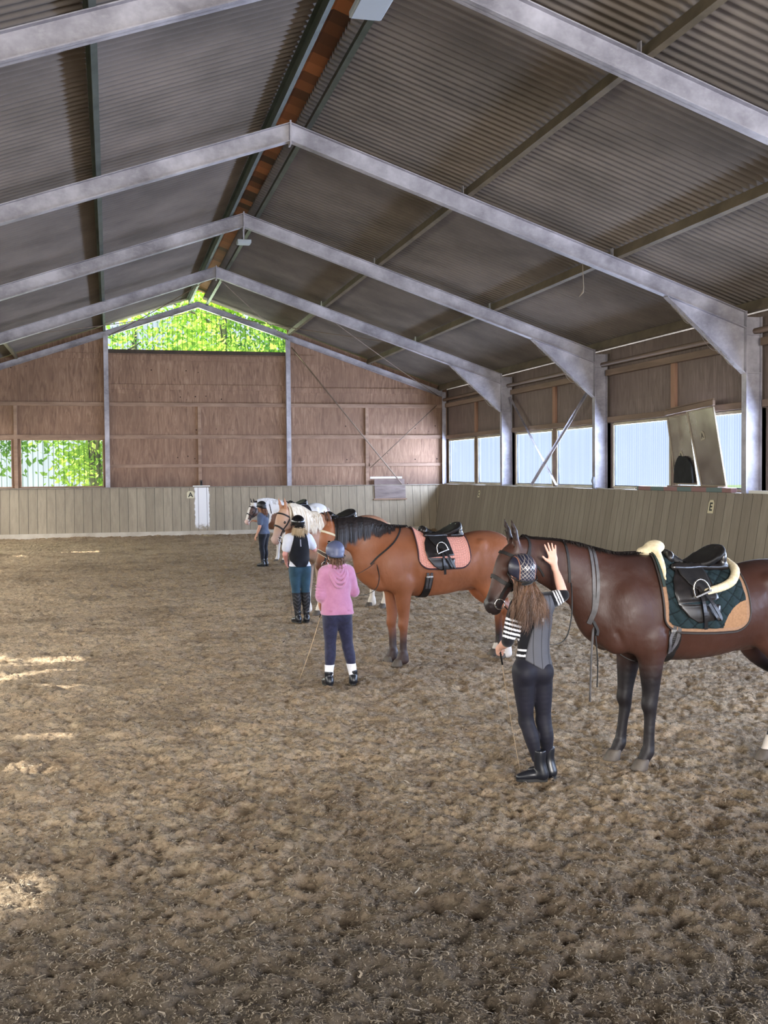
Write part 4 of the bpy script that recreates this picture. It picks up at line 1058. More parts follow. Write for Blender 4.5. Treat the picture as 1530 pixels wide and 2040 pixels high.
def hoof(x, y, name, mat, parent):
    b = MB(); n = 18; prof = [(-.006, .068, .058), (.0, .070, .060), (.03, .064, .055), (.060, .057, .050), (.072, .050, .044)]
    rings = []
    for z, rx, ry in prof:
        sh = (.080 - z) * .38
        rings.append([(x + .02 + sh + rx * math.cos(t) * (1 if math.cos(t) > 0 else .8), y + ry * math.sin(t), z) for t in [2 * math.pi * k / n for k in range(n)]])
    v = [p for r in rings for p in r]; f = [(i * n + k, i * n + (k + 1) % n, (i + 1) * n + (k + 1) % n, (i + 1) * n + k) for i in range(len(prof) - 1) for k in range(n)]
    f += [tuple(range(n - 1, -1, -1)), tuple((len(prof) - 1) * n + k for k in range(n))]
    b.add(v, f); return b.build('hoof', mat, parent, smooth=True)

class Surf:
    """closest-point and ray queries on a body mesh in its own coordinates"""
    def __init__(s, V, F): s.t = BVHTree.FromPolygons([tuple(p) for p in V], [tuple(int(i) for i in q) for q in F])
    def snap(s, p, off=0.0):
        loc, nrm, i, d = s.t.find_nearest(Vector(p)); return loc + nrm * off, nrm
    def ray(s, o, d, off=0.0):
        loc, nrm, i, t = s.t.ray_cast(Vector(o), Vector(d).normalized())
        if loc is None: return None
        return loc + nrm * off, nrm

def strap(surf, pts, w, th, off=.003, sub=6, snap=True):
    """leather strap following the surface along pts; returns MB"""
    P = catmull(np.array(pts, float), sub); S = []; Nn = []
    for p in P:
        if snap: q, n = surf.snap(p, off)
        else: q = Vector(p); n = surf.snap(p)[1]
        S.append(q); Nn.append(n)
    for _ in range(2):
        Nn = [(Nn[max(i - 1, 0)] + Nn[i] * 2 + Nn[min(i + 1, len(Nn) - 1)]).normalized() for i in range(len(Nn))]
        S = [S[0]] + [(S[i - 1] + S[i] * 2 + S[i + 1]) / 4 for i in range(1, len(S) - 1)] + [S[-1]]
    b = MB(); rings = []
    for i, p in enumerate(S):
        t = (S[min(i + 1, len(S) - 1)] - S[max(i - 1, 0)]).normalized(); n = Nn[i]; sd = t.cross(n).normalized(); n = sd.cross(t).normalized()
        if n.dot(Nn[i]) < 0: n = -n
        rings.append([p + sd * (w / 2), p + sd * (w / 2) + n * th, p - sd * (w / 2) + n * th, p - sd * (w / 2)])
    v = [q for r in rings for q in r]; m = len(rings)
    f = [(i * 4 + k, i * 4 + (k + 1) % 4, (i + 1) * 4 + (k + 1) % 4, (i + 1) * 4 + k) for i in range(m - 1) for k in range(4)] + [(3, 2, 1, 0), tuple((m - 1) * 4 + k for k in range(4))]
    b.add(v, f); return b

def ribbon(pts, w, th, side=(0, 1, 0)):
    """free hanging strap"""
    P = catmull(np.array(pts, float), 6); b = MB(); rings = []
    s0 = Vector(side)
    for i, p in enumerate(P):
        t = Vector(P[min(i + 1, len(P) - 1)] - P[max(i - 1, 0)]).normalized(); sd = (s0 - t * s0.dot(t)).normalized(); n = t.cross(sd); p = Vector(p)
        rings.append([p + sd * (w / 2) - n * (th / 2), p + sd * (w / 2) + n * (th / 2), p - sd * (w / 2) + n * (th / 2), p - sd * (w / 2) - n * (th / 2)])
    v = [q for r in rings for q in r]; m = len(rings)
    f = [(i * 4 + k, i * 4 + (k + 1) % 4, (i + 1) * 4 + (k + 1) % 4, (i + 1) * 4 + k) for i in range(m - 1) for k in range(4)] + [(3, 2, 1, 0), tuple((m - 1) * 4 + k for k in range(4))]
    b.add(v, f); return b

def strands(paths, r0, seed, taper=.15, n=3):
    b = MB(); rnd = random.Random(seed)
    for P in paths:
        m = len(P); rr = r0 * rnd.uniform(.7, 1.3); b.tube(P, [rr * (1 - (1 - taper) * (i / (m - 1)) ** 2) for i in range(m)], n, cap=False)
    return b

def make_mane(surf, crest, length, side, seed, count, r0, mat, parent, spread=.02, flop=1.0, name='mane', upst=0.0, clump=.02):
    """crest: points (x,y,z) on top of the neck from poll to withers; hair falls on the side (+1 left)"""
    rnd = random.Random(seed); C = catmull(np.array(crest, float), 12); paths = []
    cl = [rnd.random() for _ in range(400)]
    for i in range(count):
        u = rnd.random(); k = min(int(u * (len(C) - 1)), len(C) - 2); f = u * (len(C) - 1) - k
        p = Vector(C[k] * (1 - f) + C[k + 1] * f); fwd = Vector(C[max(k - 1, 0)] - C[min(k + 1, len(C) - 1)]).normalized()
        ph = math.sin(u * 37) * .6 + math.sin(u * 91 + 1) * .4
        L = (length(u) if callable(length) else length) * (rnd.uniform(.75, 1.05) + .12 * ph); drift = rnd.gauss(0, .10) + clump * 6 * ph
        root, nn = surf.snap(p + Vector((0, side * .012 * rnd.random(), .02)), .001); pts = [root]
        q = root; d = Vector((0, side * .8, .35 + upst)); stp = L / 9
        for s_ in range(9):
            d = (d + Vector((drift * .12, 0, -.55 * flop)) ).normalized(); q = q + d * stp
            c, n = surf.snap(q)
            off = .008 + spread * (rnd.random() if s_ == 4 else .5) 
            if (q - c).dot(n) < off: q = c + n * off
            pts.append(q.copy())
        paths.append(pts)
    return strands(paths, r0, seed).build(name, mat, parent)

def hair_mat(name, c1, c2, rough=.45):
    m, nt, b = new_mat(name)
    f = noise(nt, coords(nt, (30, 30, 4)), 1.0, 3, .6)
    nt.links.new(ramp(nt, f, [(0.3, c1), (0.7, c2)]), b.inputs['Base Color']); b.inputs['Roughness'].default_value = rough
    return m

def coat_mat(name, rough=.46, spec=.32):
    m, nt, b = new_mat(name)
    a = nt.nodes.new('ShaderNodeAttribute'); a.attribute_name = 'Col'
    f = noise(nt, coords(nt, (1, 1, 1)), 3.5, 5, .6)
    c = mixc(nt, .22, a.outputs['Color'], ramp(nt, f, [(0.25, (.18, .18, .18, 1)), (0.75, (.85, .85, .85, 1))]), 'OVERLAY')
    nt.links.new(c, b.inputs['Base Color'])
    nt.links.new(ramp(nt, noise(nt, coords(nt, (1, 1, 1)), 9, 4), [(0.3, (rough - .08,) * 3), (.7, (rough + .12,) * 3)]), b.inputs['Roughness'])
    b.inputs['Specular IOR Level'].default_value = spec
    
    bump(nt, b, math_(nt, 'ADD', math_(nt, 'MULTIPLY', noise(nt, coords(nt, (60, 60, 14)), 3, 3), .05), noise(nt, coords(nt, (1, 1, .7)), 4.5, 3, .5, .4)), .35, .05)
    return m

HOOFM = mottled('grey_hoof', lin(70, 62, 56), lin(96, 88, 80), 12, .6, stretch=(1, 1, .3))
EYEM = plain('dark_eye', lin(14, 10, 8), .08, spec=.8)
STOCK_FORE = ((.02, .14, .0), (.02, -.14, .0)); STOCK_HIND = ((-1.20, .13, -1.22), (-1.20, -.13, -1.22))

def horse(name_label, loc, th, sc_, neck, head, fore, hind, colfn, h, matname, group=None, feather=0):
    V, Q, I = horse_sdf(neck, head, fore, hind, sc_, h, None, feather)
    e = empty('horse', (loc[0], loc[1], loc[2]), math.pi + th, name_label, 'horse'); e.scale = (sc_, sc_, sc_)
    bpy.context.view_layer.update()
    col = colfn(V, I)
    o = mesh_np('body', V, Q, coat_mat(matname), None, col=col); o.parent = e
    surf = Surf(V, Q)
    for (fx, fy, _) in list(fore) + list(hind):
        ho = hoof(fx, fy, 'hoof', HOOFM, None); ho.parent = e
    hp, L = I['hp'], I['L']
    for s in (1, -1):
        c = hp(.37 * L, .030, s * .085); q, n = surf.snap(c, -.013)
        b = MB(); b.lathe([(.024 * math.sin(math.pi * k / 10) + 1e-4, -.024 * math.cos(math.pi * k / 10)) for k in range(11)], q, 14)
        ey = b.build('eye', EYEM, None, smooth=True); ey.parent = e
    return e, surf, I

def put(mb, name, mat, e, smooth=False, bevel=0.0, **t):
    o = mb.build(name, mat, None, smooth=smooth, bevel=bevel, **t); o.parent = e; return o

def tail(e, mat, seed, h=1.0, count=260):
    rnd = random.Random(seed); paths = []
    for i in range(count):
        a = rnd.uniform(0, 6.28); r = rnd.random() ** .5 * .035; L = rnd.uniform(.6, .9) * h
        p = Vector((-1.44 + r * math.cos(a), r * math.sin(a), 1.27 + rnd.uniform(-.05, .05))); pts = []
        ex = rnd.gauss(0, .05); ey = rnd.gauss(0, .05)
        for k in range(9):
            t = k / 8; pts.append(p + Vector((-.10 * math.sin(min(t * 3, 1.57)) + ex * t, ey * t, -L * t)))
        paths.append(pts)
    put(strands(paths, .004, seed), 'tail', mat, e)

# coat colours
def bay(body, dark, legs_z=.62, muz=None, sock=None):
    def fn(V, I):
        c = np.repeat(body[None], len(V), 0)
        z = V[:, 2]; x = V[:, 0]; y = V[:, 1]
        c = c + (body * 1.7 - body) * (smooth01(-z, -.95, -.74) * smooth01(-x, .1, .4) * (x > -1.2))[:, None]   # lighter belly
        t = smooth01(-z, -legs_z - .12, -legs_z + .14)[:, None]; c = c * (1 - t) + dark * t
        # darker muzzle and face
        d = (V - I['hd'][0]) @ I['ax']; head = np.linalg.norm(V - (I['hd'][0] + np.clip(d, 0, I['L'])[:, None] * I['ax']), axis=1) < .16
        m = (smooth01(d, I['L'] * .72, I['L'] * 1.0) * head)[:, None]; c = c * (1 - m) + (muz if muz is not None else dark) * m
        top = (smooth01(z, 1.30, 1.52) * smooth01(-x, -.5, .1) * .50)[:, None]; c = c * (1 - top) + dark * top
        ear = ((d < -.02) & (z > I['hd'][0][2] + .09))[:, None]; c = np.where(ear, c * .35, c)
        if sock:
            for (sx, sy, zz, cc) in sock:
                w = ((np.abs(x - sx) < .2) & (y * sy > 0) & (z < zz))[:, None]; c = np.where(w, cc, c)
        return c
    return fn

# ---- 1: the dark bay beside the nearest rider
H1_NECK = [(.06, 1.20, .27, .50), (.22, 1.26, .255, .46), (.40, 1.335, .225, .44), (.56, 1.415, .190, .44), (.70, 1.47, .160, .46), (.82, 1.51, .130, .52), (.90, 1.545, .095, .62)]
H1_HEAD = [(.93, 1.555, .098, .78), (.985, 1.475, .118, .72), (1.04, 1.385, .094, .70), (1.085, 1.295, .070, .78), (1.12, 1.22, .062, .90), (1.135, 1.185, .056, .98)]
BAY_D = bay(L3(62, 38, 30), L3(28, 24, 26), .74, L3(34, 26, 26), [(-.97, 1, .17, L3(196, 188, 180))])
LF = 1.0
e1, s1, i1 = horse('tall dark bay horse with black legs under the dark green saddle pad', (3.70, 7.36, 0), .03, 1.0, H1_NECK, H1_HEAD,
    ((.03, .145, .0), (.09, -.16, .04)), ((-.97, .15, -1.09), (-1.30, -.13, -1.30)), BAY_D, .0105, 'dark_bay_coat')
BLACKHAIR = hair_mat('black_mane_hair', lin(16, 13, 13), lin(44, 36, 34)); BROWNHAIR = hair_mat('dark_brown_mane_hair', lin(26, 18, 16), lin(66, 46, 38))
CREAMHAIR = hair_mat('cream_mane_hair', lin(206, 190, 166), lin(240, 230, 212)); WHITEHAIR = hair_mat('white_mane_hair', lin(214, 210, 206), lin(244, 242, 240))
make_mane(s1, [(.90, 0, 1.66), (.72, 0, 1.645), (.52, 0, 1.61), (.34, 0, 1.565), (.16, 0, 1.53), (.02, 0, 1.52)], lambda u: .20 + .05 * math.sin(u * 9), -1, 3, 1300, .0028, BLACKHAIR, None, spread=.03, upst=.35, flop=.9).parent = e1
make_mane(s1, [(.62, 0, 1.62), (.40, 0, 1.58), (.16, 0, 1.53), (-.02, 0, 1.52)], .075, 1, 33, 160, .0026, BLACKHAIR, None, spread=.02, upst=.4, flop=.8, name='stray_mane').parent = e1
tail(e1, BLACKHAIR, 4)
# ---- 2: the bright bay behind the girl in pink
H2_NECK = [(.06, 1.20, .27, .50), (.18, 1.27, .262, .44), (.31, 1.36, .235, .42), (.43, 1.42, .205, .42), (.54, 1.45, .172, .44), (.63, 1.48, .140, .50), (.70, 1.50, .105, .60)]
H2_HEAD = [(.72, 1.50, .100, .78), (.765, 1.415, .120, .72), (.80, 1.32, .096, .70), (.835, 1.225, .072, .78), (.865, 1.145, .064, .90), (.875, 1.11, .058, .98)]
e2, s2, i2 = horse('bright reddish bay horse with black mane under the pink saddle pad', (3.06, 11.9, 0), .10, 1.0, H2_NECK, H2_HEAD,
    ((.0, .12, -.02), (.03, -.12, .02)), ((-1.24, .14, -1.26), (-1.28, -.15, -1.30)), bay(L3(136, 84, 56), L3(56, 42, 40), .36, L3(96, 62, 46), [(-1.25, 1, .14, L3(214, 206, 198)), (-1.25, -1, .14, L3(214, 206, 198))]), .0125, 'bright_bay_coat', feather=1)
make_mane(s2, [(.70, 0, 1.61), (.56, 0, 1.63), (.42, 0, 1.625), (.28, 0, 1.60), (.14, 0, 1.56), (.02, 0, 1.53), (-.10, 0, 1.51)], lambda u: .38 - .28 * u, 1, 5, 1600, .0038, BLACKHAIR, None, spread=.02).parent = e2
make_mane(s2, [(.70, .02, 1.62), (.72, 0, 1.625), (.74, -.02, 1.61)], .30, 1, 6, 120, .0035, BLACKHAIR, None, spread=.01, name='forelock').parent = e2
tail(e2, BLACKHAIR, 7)
# ---- 3: the flaxen-maned horse
def pal_fn(V, I):
    x, y, z = V.T; c = np.repeat(L3(166, 122, 96)[None], len(V), 0)
    t = smooth01(-z, -.98, -.78)[:, None] * .7; c = c * (1 - t) + L3(176, 158, 142) * t
    d = (V - I['hd'][0]) @ I['ax']; far = np.linalg.norm(V - (I['hd'][0] + np.clip(d, 0, I['L'])[:, None] * I['ax']), axis=1) < .17
    m = (far * (d > -.02) * .45)[:, None]; c = c * (1 - m) + L3(206, 178, 156) * m
    m = (smooth01(d, I['L'] * .62, I['L'] * .95) * far)[:, None]; c = c * (1 - m) + L3(188, 160, 152) * m
    m = (smooth01(d, I['L'] * .3, I['L'] * .65) * far * .4)[:, None]; c = c * (1 - m) + L3(150, 128, 120) * m
    t = smooth01(-z, -.42, -.24)[:, None]; c = c * (1 - t) + L3(226, 216, 202) * t
    return c
H3_NECK = [(.06, 1.20, .27, .52, 0), (.20, 1.28, .262, .48, .01), (.34, 1.38, .235, .46, .05), (.46, 1.45, .200, .46, .10), (.55, 1.50, .165, .48, .155), (.61, 1.53, .130, .54, .20)]
H3_HEAD = [(.655, 1.535, .098, .80, .23), (.71, 1.455, .118, .74, .24), (.765, 1.36, .094, .72, .245), (.81, 1.265, .072, .80, .25), (.845, 1.185, .064, .92, .25), (.86, 1.15, .058, 1.0, .25)]
e3, s3, i3 = horse('light brown horse with a long cream mane, beside the rider in teal breeches', (2.95, 16.45, 0), .45, 1.0, H3_NECK, H3_HEAD,
    ((.02, .14, .0), (.04, -.14, .0)), ((-1.24, .14, -1.26), (-1.20, -.14, -1.22)), pal_fn, .0125, 'light_brown_coat', feather=1)
make_mane(s3, [(.62, .20, 1.66), (.50, .13, 1.655), (.38, .06, 1.63), (.24, .02, 1.60), (.10, 0, 1.56), (-.02, 0, 1.53)], lambda u: .56 - .18 * u, 1, 15, 1500, .0055, CREAMHAIR, None, spread=.03).parent = e3
make_mane(s3, [(.63, .17, 1.66), (.66, .22, 1.67), (.64, .27, 1.65)], .30, 1, 16, 110, .005, CREAMHAIR, None, spread=.01, name='forelock', flop=1.2).parent = e3
tail(e3, CREAMHAIR, 17)
# ---- 4: the skewbald pony
def pie_fn(V, I):
    x, y, z = V.T; c = np.repeat(L3(226, 222, 218)[None], len(V), 0)
    n = vnoise(x * 1.0 + 5, z + y * .5, .22, 91)
    br = L3(112, 76, 56)
    for (cx, cz, rx, rz) in ((-1.40, 1.16, .16, .30), (.24, .98, .20, .26), (-1.05, .80, .25, .2)):
        d = np.sqrt(((x - cx) / rx) ** 2 + ((z - cz) / rz) ** 2) + (n - .5) * .5
        c = np.where((d < 1)[:, None], br, c)
    d = (V - I['hd'][0]) @ I['ax']; P = I['hd'][0] + np.clip(d, 0, I['L'])[:, None] * I['ax']; far = np.linalg.norm(V - P, axis=1) < .17
    fr = (V - P) @ I['up']; lt = np.abs((V - P) @ I['lat'])
    side = far & (d > -.03) & (d < I['L'] * .85) & ~((fr > .02) & (lt < .045)) & (d > I['L'] * .05)
    c = np.where(side[:, None], L3(92, 70, 62), c)
    m = (far & (d > I['L'] * .9))[:, None]; c = np.where(m, L3(214, 182, 176), c)
    ear = ((d < .0) & (z > I['hd'][0][2] + .10))[:, None]; c = np.where(ear, L3(40, 32, 30), c)
    return c
H4_NECK = [(.06, 1.20, .27, .52), (.20, 1.28, .262, .46), (.38, 1.36, .225, .44), (.54, 1.40, .185, .44), (.66, 1.42, .150, .48), (.74, 1.42, .110, .60)]
H4_HEAD = [(.78, 1.40, .100, .80), (.84, 1.32, .118, .74), (.90, 1.235, .094, .72), (.95, 1.14, .072, .80), (.985, 1.06, .064, .92), (1.0, 1.02, .058, 1.0)]
e4, s4, i4 = horse('small white and brown patched horse with a dark cheek, farthest of the four horses', (3.92, 26.2, 0), .45, .95, H4_NECK, H4_HEAD,
    ((.02, .14, .0), (.04, -.14, .0)), ((-1.24, .14, -1.26), (-1.20, -.14, -1.22)), pie_fn, .016, 'patched_coat')
make_mane(s4, [(.74, 0, 1.54), (.58, 0, 1.57), (.38, 0, 1.575), (.18, 0, 1.54), (.02, 0, 1.52)], .20, 1, 25, 500, .006, WHITEHAIR, None, spread=.03).parent = e4
tail(e4, WHITEHAIR, 27)

# ================================================================== tack (modelled in each horse's own frame)
LEATHER = mottled('black_leather', lin(20, 18, 18), lin(34, 30, 30), 20, .28, bs=.1, bd=.001, spec=.6)
LEATHER_M = mottled('matt_black_leather', lin(18, 16, 16), lin(30, 27, 26), 20, .6, bs=.15, bd=.001)
LEATHER_G = mottled('worn_grey_leather', lin(62, 60, 62), lin(92, 90, 92), 14, .5, bs=.1, bd=.001)
BROWN_L = mottled('dark_brown_leather', lin(44, 32, 26), lin(66, 50, 40), 20, .5, bs=.1, bd=.001)
STEEL = plain('stirrup_steel', (.62, .60, .56, 1), .22, 1.0)
FLEECE = mottled('cream_fleece', lin(214, 196, 156), lin(236, 222, 190), 30, .95, bs=.8, bd=.006)
PALE_L = plain('pale_piping', lin(198, 190, 168), .6)

def holder(name, he, org, label, cat, group=None):
    e = bpy.data.objects.new(name, None); COLL.objects.link(e); e.empty_display_size = .2
    bpy.context.view_layer.update()
    M_ = he.matrix_world @ Matrix.Translation(org); e.matrix_world = M_
    e['_o'] = 0; del e['_o']
    tag(e, label, cat, group); e_org[e.name] = Matrix.Translation(org).inverted()
    bpy.context.view_layer.update()
    return e
e_org = {}
def putl(mb, name, mat, e, smooth=False, bevel=0.0, parent=None, **t):
    o = mb.build(name, mat, None, smooth=smooth, bevel=bevel, **t)
    if parent is not None: o.parent = parent
    else: o.parent = e; o.matrix_parent_inverse = e_org[e.name]
    return o

def section(surf, x, phi, off, zc=1.12):
    d = Vector((0, math.sin(phi), math.cos(phi))); o = Vector((x, 0, zc)) + d * 1.0
    r = surf.ray(o, -d)
    if r is None: return Vector((x, 0, zc)) + d * .3
    return r[0] + Vector((0, r[1].y, r[1].z)).normalized() * off if abs(r[1].x) < .95 else r[0]

def saddle_pad(he, surf, x1, x0, zbot, label, style, group=None, slope=0.0):
    """x0 rear, x1 front edge; left and right sides down to zbot"""
    e = holder('saddle_pad', he, (.5 * (x0 + x1), 0, zbot), label, 'saddle pad', group)
    nx, nphi = 110, 241; P = np.zeros((nx, nphi, 3)); Q = np.zeros((nx, nphi, 3)); C = np.zeros((nx, nphi, 3)); T = np.zeros((nx, nphi))
    half = (x1 - x0) / 2; L = 0
    for i in range(nx):
        u = i / (nx - 1); x = x0 + (x1 - x0) * u; ex = min(u, 1 - u) * 2 * half; rad = .13
        cut = 0 if ex > rad else rad - math.sqrt(max(rad * rad - (rad - ex) ** 2, 0))
        zb = zbot + cut + slope * (1 - u)
        pm = math.pi - math.atan2(.285, 1.12 - zb) if zb < 1.12 else math.pi / 2 - math.atan2(zb - 1.12, .285)
        for j in range(nphi):
            ph = -pm + 2 * pm * j / (nphi - 1)
            p = section(surf, x, ph, .004); P[i, j] = p; 
        dd = np.r_[0, np.cumsum(np.linalg.norm(np.diff(P[i], axis=0), axis=1))]
        T[i] = np.minimum(dd, dd[-1] - dd)
    for j in range(nphi):      # outer skin, softened
        for i in range(nx):
            p = Vector(P[i, j]); _, n = surf.snap(p); Q[i, j] = p + n * .014
    for i in range(nx):
        u = i / (nx - 1); xe = min(u, 1 - u) * 2 * half
        te = T[i] ; zz = Q[i, :, 2]; X = Q[i, :, 0]
        e_ = np.minimum(te, xe + .0 * te); s_ = T[i]
        # distance to the rounded rim
        ins = np.minimum(te + (0 if xe > .13 else 0), xe)
        if style == 'green':
            a = (X * 1.0 + s_) / .105; b_ = (X * 1.0 - s_) / .105
            seam = np.minimum(np.abs(a - np.round(a)), np.abs(b_ - np.round(b_)))
            Q[i] -= 0; base = L3(30, 44, 48); c = np.repeat(base[None], nphi, 0); c = np.where((seam < .05)[:, None], base * .35, c)
            patch = np.hypot(X - x0, zz - zbot) < .225; c = np.where(patch[:, None], L3(150, 114, 84), c)
            c = np.where((ins < .036)[:, None], L3(146, 114, 90), c); c = np.where((ins < .012)[:, None], L3(52, 44, 42), c)
            h = np.where(patch | (ins < .036), 0, np.minimum(seam, .3) * .03)
        elif style == 'pink':
            a = X / .028; b_ = s_ / .028; seam = np.minimum(np.abs(a - np.round(a)), np.abs(b_ - np.round(b_)))
            base = L3(222, 158, 142); c = np.repeat(base[None], nphi, 0); c = np.where((seam < .10)[:, None], base * .78, c)
            c = np.where((ins < .010)[:, None], L3(70, 40, 46), c); h = np.where(ins < .01, 0, np.minimum(seam, .3) * .012)
        else:
            base = L3(40, 38, 42); c = np.repeat(base[None], nphi, 0); h = np.zeros(nphi)
        C[i] = c
        for j in range(nphi):
            if h[j] > 0:
                _, n = surf.snap(P[i, j]); Q[i, j] = Q[i, j] + np.array(n) * h[j]
    k = nx * nphi; i, j = np.meshgrid(np.arange(nx - 1), np.arange(nphi - 1), indexing='ij'); a = (i * nphi + j).ravel(); q = np.stack([a, a + 1, a + nphi + 1, a + nphi], 1)
    rim = [(i_ * nphi, (i_ + 1) * nphi) for i_ in range(nx - 1)] + [((nx - 1) * nphi + j_, (nx - 1) * nphi + j_ + 1) for j_ in range(nphi - 1)] + [((i_ + 1) * nphi + nphi - 1, i_ * nphi + nphi - 1) for i_ in range(nx - 1)] + [(j_ + 1, j_) for j_ in range(nphi - 1)]
    R = np.array([(x_, y_, y_ + k, x_ + k) for x_, y_ in rim])
    o = mesh_np('pad', np.concatenate([P.reshape(-1, 3), Q.reshape(-1, 3)]), np.concatenate([q[:, ::-1], q + k, R]), vcol_mat('pad_cloth_' + style, .85, .2, nscale=60, namt=.15), None, col=np.concatenate([C.reshape(-1, 3)] * 2))
    o.parent = e; o.matrix_parent_inverse = e_org[e.name]
    # piping around the rim
    rimp = [Q[i_, 0] for i_ in range(nx)] + [Q[nx - 1, j_] for j_ in range(0, nphi, 2)] + [Q[i_, nphi - 1] for i_ in range(nx - 1, -1, -1)] + [Q[0, j_] for j_ in range(nphi - 1, -1, -2)]
    b = MB(); b.tube(rimp[::2] + [rimp[0]], .0065, 6, cap=False)
    putl(b, 'piping', plain('pad_piping_' + style, lin(*{'green': (48, 42, 40), 'pink': (58, 36, 42)}.get(style, (26, 26, 28))), .7), e, smooth=True)
    return e

def flap_grid(surf, outline, side, off, th, zlift=0.0):
    """panel lying over the side of the horse; outline (x,z) polygon sampled as left/right edges per height"""
    O = np.array(outline); zt, zb = O[:, 1].max(), O[:, 1].min(); n = 26; m = 18; P = np.zeros((n, m, 3)); Q = np.zeros((n, m, 3))
    for i in range(n):
        z = zt + (zb - zt) * (i / (n - 1)) ; z = min(max(z, zb + 1e-4), zt - 1e-4); xs = []
        for a, b_ in zip(O, np.roll(O, -1, 0)):
            if (a[1] - z) * (b_[1] - z) < 0: xs.append(a[0] + (b_[0] - a[0]) * (z - a[1]) / (b_[1] - a[1]))
        xs = [min(xs), max(xs)] if xs else [O[:, 0].mean()] * 2
        for j in range(m):
            x = xs[0] + (xs[1] - xs[0]) * j / (m - 1)
            r = surf.ray((x, side * 1.2, z), (0, -side, 0))
            p, nn = r if r else (Vector((x, side * .1, z)), Vector((0, side, 0)))
            nn = (nn + Vector((0, side * .6, 0))).normalized()
            P[i, j] = p + nn * off; Q[i, j] = p + nn * (off + th)
    for A in (P, Q):
        for _ in range(4):
            B = A.copy(); B[1:-1, :, 1] = (A[:-2, :, 1] + 2 * A[1:-1, :, 1] + A[2:, :, 1]) / 4; A[:] = B
    b = MB(); b.slab(P, Q) if side < 0 else b.slab(Q, P); return b

